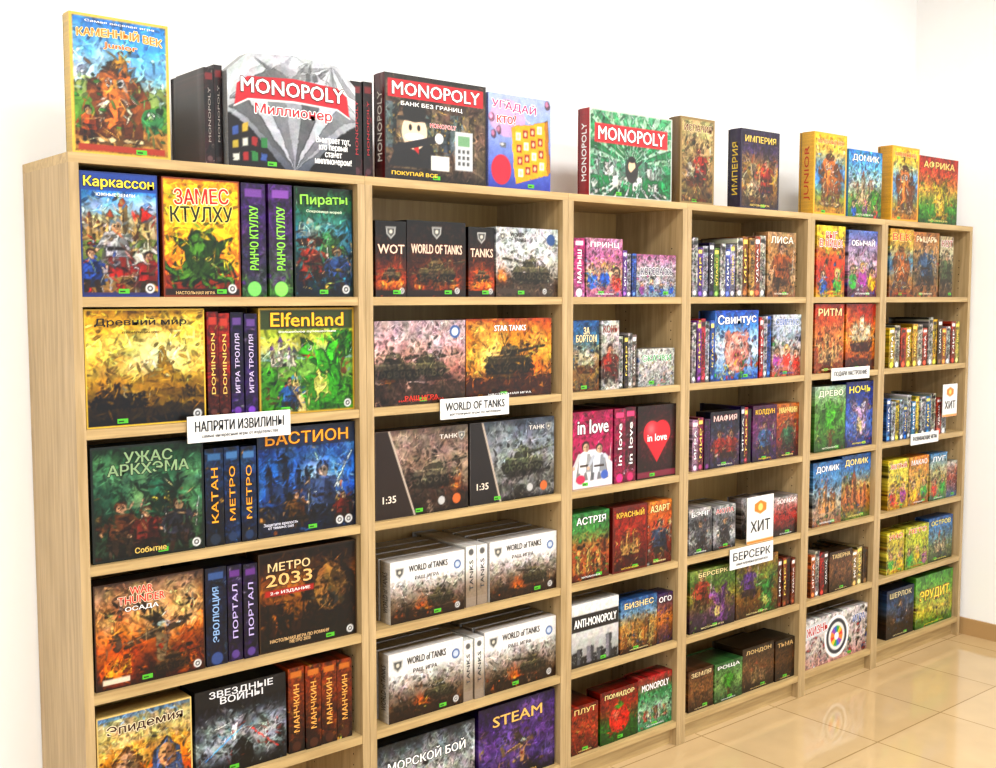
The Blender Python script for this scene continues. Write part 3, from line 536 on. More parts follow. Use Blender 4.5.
# ------------------------------------------------------------------ game boxes
GR = hx('50b82c')
OUTD = [(math.cos(q*math.pi/4), math.sin(q*math.pi/4)) for q in range(8)]
def build(name, x, y, z, w, h, art, d=.07, n=1, rz=0, seed=0, tag=True, side=None, ls=None, shape=None, lean=0):
    cell = .0023+.0005*max(0, x)
    c = Cv(w, h, cell, seed); art(c)
    C = np.clip(c.C, 0, 1); ny, nx = C.shape[0], C.shape[1]
    vx = c.X*h; vz = c.Y*h
    V = [np.stack([vx.ravel(), np.zeros(vx.size), vz.ravel()], 1)]; K = [C.reshape(-1, 3)]
    idx = np.arange(ny*nx).reshape(ny, nx)
    Q = np.stack([idx[:-1, :-1], idx[:-1, 1:], idx[1:, 1:], idx[1:, :-1]], -1).reshape(-1, 4)
    if shape:
        f_ = lambda q: np.interp(q, [0, w*.15, w*.5, w*.85, w], [.80, .965, 1, .965, .80])
        V[0][:, 2] = vz.ravel()*f_(vx.ravel())
    quads = [Q]; polys = []
    per = np.concatenate([idx[0, :], idx[1:, -1], idx[-1, -2::-1], idx[-2:0:-1, 0]])
    base = V[0][per]; bc = C.reshape(-1, 3)[per]*.9
    if side is not None: bc = np.tile(hx(side), (len(per), 1))*(.9+.1*np.random.RandomState(seed).rand(len(per), 1))
    cnt = ny*nx; P = len(per); ctr = np.array([w/2, 0, h/2])
    for kcopy in range(n):
        y0 = kcopy*(d+.002); ins = np.array([.0012, 0, .0012])
        rings = []
        for (yy, inn, kk) in ((0, 0, 1), (d*.82, 0, 1), (d*.82, 1, .5), (d, 1, .8)):
            r = base.copy(); r[:, 1] = y0+yy
            if inn: r = r-np.sign(r-ctr)*ins*(np.array([1, 0, 1]))
            V.append(r); K.append(bc*kk); rings.append(np.arange(cnt, cnt+P)); cnt += P
        for a_, b_ in zip(rings[:-1], rings[1:]):
            quads.append(np.stack([a_, b_, np.roll(b_, -1), np.roll(a_, -1)], 1))
        polys.append(list(rings[-1]))
        if kcopy: polys.append(list(rings[0][::-1]))
    def quad(x0, z0, x1, z1, col, e):
        nonlocal cnt
        V.append(np.array([(x0, -e, z0), (x1, -e, z0), (x1, -e, z1), (x0, -e, z1)])); K.append(np.tile(hx(col), (4, 1)))
        polys.append([cnt, cnt+1, cnt+2, cnt+3]); cnt += 4
    if tag and w > .09:
        tx = w*(.2+.5*np.random.RandomState(seed+5).rand()); quad(tx, .008, tx+.026, .019, GR, .0004); quad(tx+.003, .011, tx+.016, .0145, '1c4010', .0006)
    for (t, cx, cy, tw, th, col, out, rot, arch, ow) in c.T:
        tv, tf = get_text(t)
        if not len(tv): continue
        lines = t.count('\n')+1
        u = th/lines*.05
        layers = []
        if out is not None: layers += [(out, dx*u*1.6, dy*u*1.6, .0006+.00005*k) for k, (dx, dy) in enumerate(OUTD)]
        bold = [(-.5, 0), (.5, 0), (0, .4), (0, 0)] if th*h > .012 else [(-.4, 0), (.4, 0)]
        layers += [(col, dx*u, dy*u, .0012+.00006*k) for k, (dx, dy) in enumerate(bold)]
        for (cc, ox, oy, e) in layers:
            lx = (tv[:, 0]-.5)*tw+ox; ly = (tv[:, 1]-.5)*th+oy
            if arch: ly = ly+arch*(1-(2*lx/tw)**2)
            ca, sa = math.cos(rot), math.sin(rot)
            X = (cx+lx*ca-ly*sa)*h; Z = (cy+lx*sa+ly*ca)*h
            V.append(np.stack([X, np.full_like(X, -e), Z], 1)); K.append(np.tile(hx(cc), (len(X), 1)))
            polys += [[q+cnt for q in f] for f in tf]; cnt += len(X)
    if ls:
        tv, tf = get_text(ls[0])
        L = h*.66; S_ = d*.4
        for k in range(2):
            lx = (tv[:, 0]-.5)*L; ly = (tv[:, 1]-.5)*S_+k*.001
            V.append(np.stack([np.full(len(lx), -.001-.0001*k), d*.42+ly, h/2+lx], 1)); K.append(np.tile(hx(ls[1]), (len(lx), 1)))
            polys += [[q+cnt for q in f] for f in tf]; cnt += len(lx)
    V = np.concatenate(V); K = np.concatenate(K); Q = np.concatenate(quads)
    nl = Q.size+sum(len(p) for p in polys)
    lv = np.empty(nl, np.int32); lv[:Q.size] = Q.ravel()
    st = list(range(0, Q.size, 4)); o = Q.size
    for p in polys: lv[o:o+len(p)] = p; st.append(o); o += len(p)
    me = bpy.data.meshes.new(name); me.vertices.add(len(V)); me.vertices.foreach_set('co', V.astype(np.float32).ravel())
    me.loops.add(nl); me.loops.foreach_set('vertex_index', lv); me.polygons.add(len(st)); me.polygons.foreach_set('loop_start', np.array(st, np.int32))
    me.update(calc_edges=True); me.validate()
    ca = me.color_attributes.new('paint', 'FLOAT_COLOR', 'POINT')
    A = np.ones((len(V), 4), np.float32); A[:, :3] = lin(K); ca.data.foreach_set('color', A.ravel())
    me.materials.append(m_box)
    ob = bpy.data.objects.new(name, me); COL.objects.link(ob); ob.location = (x, y, z); ob.rotation_euler = (math.radians(lean), 0, math.radians(rz))
    return ob

SPECS = []
def S(row, x, w, h, art, **k): SPECS.append((row, x, w, h, art, k))
def RW(row, x, w, h, n, pal, titles=('ИГРА', 'МИР', 'СПУТНИК', 'УДАЧА', 'КЛАСС'), jit=.015, d=.2):
    r = np.random.RandomState(int(x*1000)+row)
    for i in range(n):
        c1 = pal[i % len(pal)]; S(row, x+w*i/n, w/n-.002, h-jit*r.rand(), sp(c1, sh(c1, .7), titles[i % len(titles)], ('fff', 'ffe060', '222')[i % 3] if np.mean(hx(c1)) < .7 else '222'), d=d, tag=False)

# --- row 0 (on top of the bookcases)
S(0, .018, .234, .318, a_stone, d=.045, side='d8b040', y=.02)
S(0, .352, .026, .240, sp('1c1618', '2a1c1c', 'MONOPOLY', '98908a', '701c20', tw=.25), d=.2, tag=False, y=.04)
S(0, .380, .022, .250, sp('241a1c', '1a1414', 'MONOPOLY', '98908a', '701c20', tw=.25), d=.2, tag=False, y=.04)
S(0, .404, .376, .296, a_diamond, d=.05, shape=1, y=.02, side='9a9ea4')
S(0, .786, .036, .262, sp('1c1214', '241418', 'MONOPOLY', 'b02830', '701c20', tw=.25), d=.2, tag=False, y=.05)
S(0, .824, .030, .264, sp('1c1214', '241418', 'MONOPOLY', 'b02830', '701c20', tw=.25), d=.2, tag=False, y=.05)
S(0, .875, .362, .293, a_mono_bank, d=.055, side='5a1014', ls=('MONOPOLY', 'e0d8d0'))
S(0, 1.249, .252, .282, a_guess, d=.05, side='7a86c8')
S(0, 1.668, .400, .282, a_mono_green, d=.055, side='a81820', ls=('MONOPOLY', 'fff'))
S(0, 2.115, .185, .302, gen(['c8b880', 'b0986a', '8a7448', '4a3418'], 'ИСПАНИЯ', '6a2010', 'f0e0b0', th=.09, fig='ship+person', fx=[.45, .6], fy=.25, fs=.4, busy=['8a5a30', 'd0b070', '506a40'], fr='8a7040'), d=.055)
S(0, 2.447, .235, .292, gen(['2a1c3c', '3c2c50', 'b08a38', '8a6828', '2a1c28'], 'ИМПЕРИЯ', 'f0d060', '201020', th=.09, fig='castle+person', fx=[.4, .65], fy=.15, fs=.5, busy=['c09a40', '3a2c60', '6a4020'], fr='1c1430'), d=.06, side='281c3c', ls=('ИМПЕРИЯ', 'e0c040'))
S(0, 2.912, .228, .325, gen(['f0c030', 'e8b848', '6aa8e0', '4a88c8', '8a9a38', 'c87820'], 'КАМЕННЫЙ ВЕК', 'd04818', 'fff0a0', ty=.9, th=.07, fig='mammoth', fy=.4, fs=.62, fr='e0a820', det=.22), d=.07, side='e0a828', ls=('JUNIOR', 'b03010'))
S(0, 3.160, .25, .278, gen(['3c90d8', '6ab0e8', 'c8d0c8', '5a8a30', '2a6a20'], 'ДОМИК', 'f4f0e0', '1c4a90', fig='castle+tree', fx=[.5, .8], fy=.2, fs=.45, kid=3, busy=['4a80b8', 'e0c060', '3a7a30']), d=.055, side='4a90c8')
S(0, 3.482, .222, .32, gen(['f0b830', 'f0c848', '78b0e0', '5a90c8', '9a8a38', 'b86820'], 'КАМЕННЫЙ ВЕК', 'd04818', 'fff0a0', ty=.9, th=.07, fig='mammoth', fy=.4, fs=.62, fr='e8a020', det=.22), d=.07, side='e8a828')
S(0, 3.711, .34, .296, gen(['a02818', 'b84828', 'd8a848', '4a8a2c', '205a20'], 'АФРИКА', 'ffe080', '601008', fig='dragon', fc='d8b030', fy=.35, fs=.6, busy=['98281c', '2a7a2c', 'd0b040']), d=.055, side='7a2418')

# --- row 1
S(1, .030, .185, .290, a_carc); S(1, .227, .204, .290, a_cth)
S(1, .437, .068, .289, sp('3c2058', '34602a', 'РАНЧО КТУЛХУ', '8ad840', '6a3a90'), d=.28, tag=False); S(1, .512, .068, .29, sp('44245e', '3c6c28', 'РАНЧО КТУЛХУ', '90e048', '7a40a0'), d=.28, tag=False)
S(1, .588, .182, .290, a_andor)
S(1, .839, .104, .212, a_wotblack('WOT', .3), d=.2); S(1, .947, .212, .218, a_wotblack(), d=.1); S(1, 1.172, .100, .208, a_wotblack('TANKS', .3), d=.2); S(1, 1.276, .255, .212, a_wottank, d=.1)
S(1, 1.604, .048, .19, sp('b03070', 'c888b0', 'МАЛЫШ', 'fff'), d=.15, tag=False)
S(1, 1.657, .168, .192, gen(['d898b8', 'c870a0', 'd8b888', 'a85888'], 'ПРИНЦ', 'fff', 'a02868', kid=3, fy=.45, fs=.8, busy=['d8c858', 'b83880', '68a8c8', '4a1c3c']), d=.1)
RW(1, 1.830, .066, .158, 3, ['7a4aa0', 'c8c0d8', '4a6ac0'], d=.12)
S(1, 1.899, .20, .145, gen(['b06890', 'c8b8c4', 'c8c8d0', '88a0b8'], 'КОРОВА 006', '2a2a4a', 'fff', ty=.6, th=.2, busy=['fff', '222', 'b85888', '2a2a3a'], kid=4, fy=.3, fs=.6), d=.1)
RW(1, 2.183, .25, .213, 8, ['d0d0cc', '5a3a8a', 'c4c0d8', '2c2440', '6a9040', 'd8d4d0', '4a5aa0', 'a8a0c8'], jit=.04)
RW(1, 2.436, .18, .232, 5, ['d8ccbc', '7a4a20', 'c09050', 'a0482c', 'd8d0c0'])
S(1, 2.622, .18, .248, gen(['b89468', 'a07440', 'c8a880', '7a5030'], 'ЛИСА', 'fff4e0', '6a3010', fig='person', fc='b06028', fy=.08, fs=.75, busy=['c09060', 'e0d0b0', '5a4028', '2c2010'], det=.2))
S(1, 2.946, .20, .287, gen(['e8c838', 'd8a828', 'c84828', 'a82818', 'd8b030'], 'РЫГ\nВ ЛИЦО!', 'd01c18', 'fff', ty=.8, th=.26, kid=2, fy=.3, fs=.7, busy=['d8d048', '305c98', 'b83820', '2a1408'], det=.2), d=.09)
S(1, 3.165, .22, .276, gen(['5068a8', 'a890b8', 'c8a8b8', '98587a', '582c44'], 'ОБЫЧАЙ', 'fff', '703060', ty=.82, kid=3, fy=.4, fs=.7, busy=['f0f0f0', '984058', '4860a8', '2c1428'], det=.2), d=.09)
S(1, 3.486, .19, .295, gen(['d8a030', 'd8b050', '4a88b8', 'a07038', '784020'], 'ВЕК', 'c83018', 'ffe890', fig='mammoth', fy=.4, fs=.6, busy=['b87838', '3a5890', '3c1c08'], det=.2))
S(1, 3.683, .22, .288, gen(['b87840', 'a88858', '7a6a50', '986038'], 'РЫЦАРЬ', 'ffe8c0', '5a1c08', fig='person', fc='486080', fy=.1, fs=.75, busy=['984030', 'c0a068', '4a5c70', '2c1c10'], det=.2))
S(1, 3.907, .12, .276, gen(['a89878', 'c8bca0', '887050', '4a3828'], 'КОТ', 'a02818', 'fff', fig='person', fc='586a48', fy=.1, fs=.65, busy=['a89070', '584838'], det=.2))
# --- row 2
S(2, .032, .298, .288, a_ancient)
S(2, .335, .030, .272, sp('7a1c14', '2a1410', 'DOMINION', 'e8c060', 'b03020'), d=.28, tag=False); S(2, .367, .030, .268, sp('8a2418', '2a1410', 'DOMINION', 'e8c060', 'b03020'), d=.28, tag=False)
S(2, .401, .035, .27, sp('1c1030', '301848', 'ИГРА ТРОЛЛЯ', 'd0c0e8', '5a3a80'), d=.28, tag=False); S(2, .438, .035, .266, sp('24143c', '381c58', 'ИГРА ТРОЛЛЯ', 'd0c0e8', '5a3a80'), d=.28, tag=False)
S(2, .479, .290, .286, a_elf)
S(2, .833, .322, .241, gen(['a89498', 'd0b0b4', 'd0a098', 'a07468', '5a3c34', '24140c'], 'РАШ ИГРА', 'e03828', None, ty=.08, th=.06, tw=.4, cl='f0e0e0', fig='tank+tank', fc=['5a5440', '484234'], fx=[.55, .2], fy=.4, fs=.58, glow=(.15, .25, .1, 'e08840'), pre=lambda c: (fire(c, c.a*.15, .3, .1), c.hills(.25, .05, '3c2c24', 5)), busy=['6a5448', '3a2c24', 'a08070'], det=.22, extra=lambda c: (c.ell(c.a*.88, .86, .08, .08, '2c5090'), c.ell(c.a*.88, .86, .05, .05, 'dde6f0'))), d=.1, side='3a2c28')
S(2, 1.160, .345, .243, gen(['a04010', 'd07818', 'e8a838', 'd08420', '7a3c10', '281004'], 'STAR TANKS', 'fff', 'a02810', ty=.88, th=.08, tw=.4, cl='ffd878', fig='tank', fc='3c3424', fy=.4, fs=.72, glow=(.3, .5, .18, 'fff0a0'), pre=lambda c: (fire(c, c.a*.8, .3, .14), c.hills(.25, .05, '3a1c08', 5)), busy=['985018', '2c1404', 'd89038'], det=.22), d=.1, side='6a300c')
S(2, 1.604, .118, .232, gen(['1c4a7a', '3c7098', 'b09868', '8a6838', '583818'], 'ЗА\nБОРТОМ', 'f0e0b0', '1c2c40', ty=.8, th=.24, fig='ship', fy=.3, fs=.42, busy=['a88858', '305c80', '20303c']))
S(2, 1.730, .083, .23, gen(['d0ccc8', 'b8b0a8', '988878', 'c0bcb8'], 'КОНЬ', '8a2c20', None, fig='person', fy=.1, fs=.55), tag=False)
RW(2, 1.815, .09, .189, 4, ['d0ccc8', '2c2428', 'd8d8d8', '7a6a60'])
S(2, 1.909, .185, .13, gen(['d8d8d4', 'c0bcb8', 'a0a0a0'], 'СКАЧКИ', '30a050', 'fff', ty=.75, th=.2, busy=['c04030', '309048', 'd0b030', '3058a8', 'fff'], det=.18), d=.1)
RW(2, 2.191, .125, .232, 5, ['d0c4c8', '7a3a90', 'a83040', 'c8c8d8', '3a5aa8'])
S(2, 2.320, .256, .259, a_svin, d=.08, side='3c6cc0')
RW(2, 2.581, .078, .242, 3, ['b82020', 'd0d0d8', '2c5cb0'])
S(2, 2.663, .185, .240, gen(['c8d0dc', 'a8b8cc', 'd0b8a8', 'b05040'], 'СВИНТУС', '2c5cb0', 'fff', th=.12, kid=3, fy=.4, fs=.7, busy=['fff', 'b84030', 'e0b8a8', '408a48', '304060'], det=.18), d=.1)
S(2, 2.946, .205, .282, gen(['a02c14', 'c05028', 'd88848', '98401c', '501808'], 'РИТМ', 'ffe0a0', '601008', fig='castle', fc='d8a870', fy=.15, fs=.5, cl='e8a878', busy=['c06838', '702010', 'e0a858'], det=.2))
S(2, 3.162, .222, .28, gen(['8a1c14', 'b03c1c', 'e09838', 'b05418', '401008'], '', fig='ship', fc='38100a', fy=.35, fs=.6, cl='f8a850', glow=(.5, .5, .18, 'ffe080'), hill=(.15, '3c0c08'), busy=['983818', '300804', 'e0a040'], det=.2))
RW(2, 3.500, .28, .2, 6, ['e0b830', 'c8c0a8', 'b04028', 'e0b038', 'c89838', 'e0d8c0'], jit=.03)
RW(2, 3.785, .33, .225, 8, ['a84028', 'd0ccc0', 'd8b030', '5a4028', 'c87030', 'd0d0c8', '983020', 'c8bc68'], jit=.06)
# --- row 3
S(3, .036, .282, .278, a_ark)
S(3, .323, .050, .25, sp('14203a', '0a1018', 'КАТАН', 'f0a020', '2c5a8a'), d=.28, tag=False); S(3, .376, .043, .25, sp('142c50', '0a1424', 'МЕТРО', 'f0a020', '3a6aa0'), d=.28, tag=False); S(3, .421, .043, .248, sp('142c50', '0a1424', 'МЕТРО', 'f0a020', '3a6aa0'), d=.28, tag=False)
S(3, .469, .300, .289, a_bast)
X35 = lambda c, k, d: (c.poly([(0, 0), (c.a*(d+.06), 0), (c.a*.15, 1), (0, 1)], 'b8a898'), c.poly([(0, 0), (c.a*(d+.04), 0), (c.a*.13, 1), (0, 1)], k), c.ell(c.a*.87, .13, .06, .06, 'c86028'), c.ell(c.a*.7, .13, .05, .05, 'b8b8b8'), c.text('1:35', c.a*.14, .22, .18, .08, 'f0e0d0'), c.text('ТАНК', c.a*.78, .88, .26, .05, 'e8e0d8'), emblem(c, c.a*.93, .88, .1))
S(3, .832, .332, .252, gen(['5a4c44', '8a7468', '6a5448', '3c2c24', '1c120c'], '', cl='b8a090', fig='tank', fc='6a6050', fx=.62, fy=.42, fs=.58, pre=lambda c: fire(c, c.a*.85, .3, .08), busy=['3a2c24', '8a7868', '1c140e'], det=.22, extra=lambda c: X35(c, '201410', .36)), side='241410')
S(3, 1.174, .345, .252, gen(['3c4450', '7a8088', '989a9c', '4a4640', '1c1a18'], '', cl='d0d4d8', fig='tank', fc='585c48', fx=.62, fy=.42, fs=.62, busy=['4a4c50', '8a8c90', '201e1c'], det=.2, extra=lambda c: X35(c, '181416', .3)), side='141012')
S(3, 1.604, .186, .255, a_inlove)
S(3, 1.795, .053, .255, sp('901848', '701038', 'in love', 'fff', 'd83870'), d=.2, tag=False); S(3, 1.850, .053, .257, sp('3c1020', '58102c', 'in love', 'fff', 'd83870'), d=.2, tag=False)
S(3, 1.908, .198, .256, a_heart)
RW(3, 2.199, .10, .195, 3, ['b890a8', '7a2848', '4a1c50'])
S(3, 2.302, .17, .209, gen(['1c1c28', '2c3044', '583050', '282844'], 'МАФИЯ', 'e8d8d0', 'a01830', busy=['a03850', '405890', 'c0b0a0', '181824'], fig='person+person', fx=[.3, .7], fy=.1, fs=.55, det=.2))
RW(3, 2.476, .07, .22, 3, ['20183a', '882c38', '141020'])
S(3, 2.550, .15, .216, gen(['4a1c44', '683060', '281440'], 'КОЛДУН', 'f0c030', '200820', busy=['b86828', '804890', 'd0b040', '201438'], fig='person', fc='406a98', fy=.1, fs=.6, det=.2)); S(3, 2.704, .145, .214, gen(['b06828', '883828', '402030'], 'МАНЧКИН', 'ffe080', '401008', busy=['d89838', 'a03828', '504068', '1c1010'], fig='person', fc='3c6a4c', fy=.1, fs=.6, det=.2))
S(3, 2.953, .22, .268, gen(['a8c0a8', '6a9a50', '4a7a34', '284a1c'], 'ДРЕВО', 'f4f8e0', '2c5a18', fig='tree', fy=.42, fs=.7, busy=['5a8a38', '98a858', '7a5428', '203818'], det=.2))
S(3, 3.180, .205, .276, gen(['1c2c6a', '2c4490', '5070b8', '202c68'], 'НОЧЬ', 'f8e840', '101c50', fig='dragon', fc='c8a8d0', fy=.4, fs=.6, busy=['d0c090', '5878c0', 'b05070', '141c40'], det=.2))
RW(3, 3.500, .27, .198, 8, ['3a70b8', 'c8d0d8', 'd0b838', 'a8bcd0', '2858a0', 'd0d0d0', '4890c8', 'e0c040'], jit=.05)
RW(3, 3.775, .24, .19, 5, ['d0d0d0', '3878b8', 'c8c0a8', 'b04838'], jit=.05)
# --- row 4
S(4, .034, .278, .258, a_war)
S(4, .317, .058, .255, sp('0e182c', '141e38', 'ЭВОЛЮЦИЯ', '8ab0e0', '2c4a80'), d=.28, tag=False); S(4, .379, .040, .252, sp('1a142c', '24183a', 'ПОРТАЛ', 'c0b0e8', '5a2a7a'), d=.28, tag=False); S(4, .422, .040, .25, sp('1a142c', '24183a', 'ПОРТАЛ', 'c0b0e8', '5a2a7a'), d=.28, tag=False)
S(4, .467, .300, .268, a_metro)
S(4, .880, .270, .182, a_white, d=.06, n=4, side='dcd8d4', ls=('WORLD of TANKS', '3a3632'))
S(4, 1.158, .040, .188, sp('e4e3e0', '887868', 'TANKS', '333', clean=True), d=.28, tag=False); S(4, 1.203, .040, .186, sp('e4e3e0', '887868', 'TANKS', '333', clean=True), d=.28, tag=False)
S(4, 1.250, .280, .188, a_white, d=.06, n=4, side='dcd8d4')
S(4, 1.604, .172, .229, gen(['2c6a38', '4a8a48', 'a86838', '8a3c20', '4a1c10'], 'АСТРІЯ', 'fff', '1c3c18', cit=(.1, .15, .5, ['b06838', 'd0b070', '7a3820']), busy=['3a7a3c', 'b85828', '1c1810'], det=.2))
S(4, 1.790, .172, .228, gen(['7a1c10', '9c2c1c', '601810', '2c0a06'], 'КРАСНЫЙ', 'f0c040', '300', fig='castle', fc='d0a060', fy=.25, fs=.4, busy=['d09838', '88281c', '401008'], fr='5a100a', det=.2))
S(4, 1.967, .125, .226, gen(['c87828', 'b05020', '883018', '4a180c'], 'АЗАРТ', 'ffe8a0', '400', fig='person', fc='3c4c68', fy=.1, fs=.6, busy=['d8b048', 'a03820', 'e0e0e0', '301008'], det=.2))
S(4, 2.190, .13, .17, gen(['d0d0d0', '303034', 'b8b8b8', '3c3c40'], 'БЭНГ', 'fff', '111', busy=['111', 'fff', '888', '903030'], fig='person', fc='505058', fy=.1, fs=.6, det=.2), d=.15); S(4, 2.324, .13, .166, gen(['b8b8b8', '58585c', 'd0d0d0', '202024'], 'АКУЛА', 'c01c1c', 'fff', busy=['111', 'fff', '999'], fig='person', fc='404048', fy=.1, fs=.6, det=.2), d=.15)
S(4, 2.560, .12, .16, gen(['c8c0c0', 'a09088', '2c2c30'], 'ДЕЛО', '222', 'fff', busy=['903030', '333', 'ddd'], det=.2), y=.07); S(4, 2.692, .155, .156, gen(['c8c4c0', 'a02c24', '20201f'], 'ЗОМБИ', 'fff', 'a01010', busy=['a83030', '111', 'f0f0f0'], det=.2), d=.12)
S(4, 2.955, .205, .266, gen(['3a70a8', '5888b8', 'c8bca8', '8a583c'], 'ДОМИК', 'fff', '1c4880', fig='castle', fc='c89058', fy=.2, fs=.45, busy=['c09060', '4070a0', '688a48', '202c3c'], det=.2))
S(4, 3.165, .22, .275, gen(['2c60a0', '4c80b8', 'c8a058', 'a05828', '5a7030'], 'ДОМИК', 'ffe880', '1c3c80', fig='castle', fc='b87040', fy=.15, fs=.55, busy=['c07838', '3a6090', '5a7a38', '201808'], kid=0, det=.2))
S(4, 3.520, .17, .222, gen(['e0c838', 'e0cc58', 'd0b030', 'b89028'], 'ЖЕЛТЫЙ', 'c83018', 'fff', kid=2, fy=.4, fs=.8, busy=['e0d848', 'd08038', '3a7aa8', '4a3818'], det=.18))
S(4, 3.700, .17, .22, gen(['d88838', 'd8a050', 'd0b050', 'a86830'], 'МАКАО', 'fff', 'a03010', kid=2, fy=.4, fs=.8, busy=['d8b048', 'b84838', '4a80a8', '3a2010'], det=.18))
S(4, 3.878, .15, .219, gen(['4a80b0', 'c0bc98', 'b0a050', '3a6a4a'], 'ЛУГ', 'fff', '1c4a6a', kid=2, fy=.4, fs=.8, busy=['c8c480', '3a7aa8', 'c88040', '203020'], det=.18)); S(4, 4.032, .10, .17, gen(['c0c0b8', 'a04838', '4a7098'], '', busy=['a84038', 'fff', '3a6088'], det=.18))
# --- row 5
S(5, .034, .240, .226, a_epid, d=.09); S(5, .282, .258, .232, a_starw, d=.09)
for i in range(4): S(5, .549+i*.051, .048, .236-.003*i, sp('7a340c', '1c0c06', 'МАНЧКИН', 'e8a850', 'b8621c'), d=.28, tag=False)
S(5, .872, .272, .205, a_white, d=.06, n=4, side='dcd8d4', ls=('WORLD of TANKS', '3a3632'))
S(5, 1.148, .036, .19, sp('e4e3e0', '887868', 'TANKS', '333', clean=True), d=.28, tag=False); S(5, 1.189, .036, .192, sp('e4e3e0', '887868', 'TANKS', '333', clean=True), d=.28, tag=False)
S(5, 1.230, .300, .200, a_white, d=.06, n=4, side='dcd8d4')
S(5, 1.604, .222, .215, a_anti, d=.09, side='c8c8c6')
S(5, 1.833, .185, .190, gen(['2c5a90', '6890b0', 'c09048', '885420', '2c1808'], 'БИЗНЕС', 'f8e0a0', '3a1808', cit=(.1, .2, .5, ['b87840', '7a4c28', 'd0b070']), busy=['a06830', '4a5a80', '1c1008'], det=.2))
S(5, 2.023, .085, .18, gen(['3c285a', 'b87030', '201434'], 'ОГО', 'fff', '201030', busy=['c07838', '5a3a78'], det=.2))
S(5, 2.195, .262, .231, gen(['7a8a48', '4a6a2c', '908038', '4a3448', '1c1420'], 'БЕРСЕРК', 'f0e0a0', '2c1408', ty=.92, th=.08, tw=.7, fig='dragon+person', fx=[.6, .25], fc=['7a4a88', 'b04830'], fy=.35, fs=.6, busy=['5a7a30', '805078', 'b8a050', '181008'], det=.24))
S(5, 2.467, .262, .23, gen(['98682c', '6a7a34', '705024', '382410'], 'БЕРСЕРК', 'f0e0a0', '2c1408', ty=.92, th=.08, tw=.7, fig='person+dragon', fx=[.3, .68], fc=['6a4490', '3a7a3c'], fy=.3, fs=.6, busy=['a06830', '506a30', 'c8b060', '181008'], det=.24))
RW(5, 2.734, .11, .2, 4, ['5a2414', '6a301c', '401c10', '7a3c24'])
RW(5, 2.955, .125, .19, 4, ['b86030', 'd0c0b4', 'a03028', '38200c']); S(5, 3.083, .168, .17, gen(['3c2818', '7a5434', '281c10'], 'ТАВЕРНА', 'f0d090', '200c04', busy=['885838', 'b89868', '1c140c'], det=.2)); RW(5, 3.256, .12, .165, 3, ['a08048', 'c8b078', '5a4024'])
S(5, 3.53, .145, .19, gen(['e0c838', 'e0cc58', 'd0b838'], 'УНО', 'd02818', 'fff', kid=2, fy=.4, fs=.8, busy=['d8a838', 'b84828', '3a6aa8'], det=.18)); S(5, 3.681, .2, .195, gen(['d0cc48', 'b0b838', '789038'], 'ЛЕТО', 'e03820', 'fff', kid=3, fy=.4, fs=.8, busy=['d8d860', '688a30', 'd09838', '283010'], det=.18)); S(5, 3.885, .22, .206, gen(['3c68a0', '5a88b0', '788050', '303820'], 'ОСТРОВ', 'f8e870', '1c3868', fig='castle', fy=.2, fs=.45, busy=['5a7a3c', 'b8b078', '3a5888', '1c2014'], det=.2))
# --- row 6
S(6, .832, .36, .237, gen(['202428', '70767a', 'c0c0c0', '4a4c50', '141418'], 'МОРСКОЙ БОЙ', 'fff', '111', ty=.72, th=.16, cl='d0d4d8', fig='ship', fc='303438', fy=.3, fs=.35, busy=['888', '222', 'ccc']), d=.09)
S(6, 1.205, .32, .255, gen(['201438', '3a205c', '583878', '2c1c4c', '140e24'], 'STEAM', 'e8b860', '2a1030', ty=.8, th=.15, tw=.7, cl='8a6ab0', fig='plane', fc='8a6a48', fy=.4, fs=.5, busy=['5a4070', '806848', '201834']), d=.09)
S(6, 1.604, .125, .165, gen(['702014', '983c20', '4a140c'], 'ПЛУТ', 'f0d080', '300', busy=['a05028', '300c04', 'c89850'], det=.2), d=.15)
def a_tom(c):
    c.vg(['701810', '8a2c14', '2c6020', '1c4414']); c.busy(20, ['3c7028', '98381c', '18300c'], 0, .9, .015, .05); c.ell(c.a*.5, .42, .27, .27, 'c82c1c'); c.glow(c.a*.4, .52, .08, 'ff9a80'); c.poly([(c.a*.5-.15, .66), (c.a*.5, .6), (c.a*.5+.15, .68), (c.a*.5, .76)], '3a8a28'); c.detail(.2); c.text('ПОМИДОР', c.a/2, .88, c.a*.78, .1, 'f8e8a0', '300')
S(6, 1.737, .186, .185, a_tom); S(6, 1.927, .178, .19, gen(['b02028', '3a8a54', 'a8c8a8', '246c40'], 'MONOPOLY', 'fff', '600', ty=.8, th=.14, cit=(.15, .1, .35, ['e0e8e0', '4a8a60', 'a83c30']), busy=['409058', 'd8e8d8', '183c20'], det=.18))
S(6, 2.200, .142, .155, gen(['4a3020', '7a5430', '2c1a10'], 'ЗЕМЛЯ', 'f0d8a0', '200', busy=['906838', '4a3018', 'c0a068'], det=.2), d=.15); S(6, 2.346, .166, .15, gen(['3c6a3c', '7a9a58', '2c4a30'], 'РОЩА', 'fff', '103010', fig='tree', fy=.4, fs=.6, busy=['5a8a40', 'a89850', '1c2814'], det=.2), d=.15)
S(6, 2.516, .2, .173, gen(['2c2018', '6a4c30', '1c120c'], 'ЛОНДОН', 'e0c080', '100', fig='castle', fc='8a7050', fy=.15, fs=.5, busy=['5a4428', '2c2014', 'a08858'], det=.2), d=.15); S(6, 2.721, .128, .164, gen(['201812', '5a3c20', '140c08'], 'ТЬМА', 'd8b070', '000', busy=['705028', '2c2014'], det=.2), d=.15)
S(6, 2.92, .475, .205, a_life, d=.07)
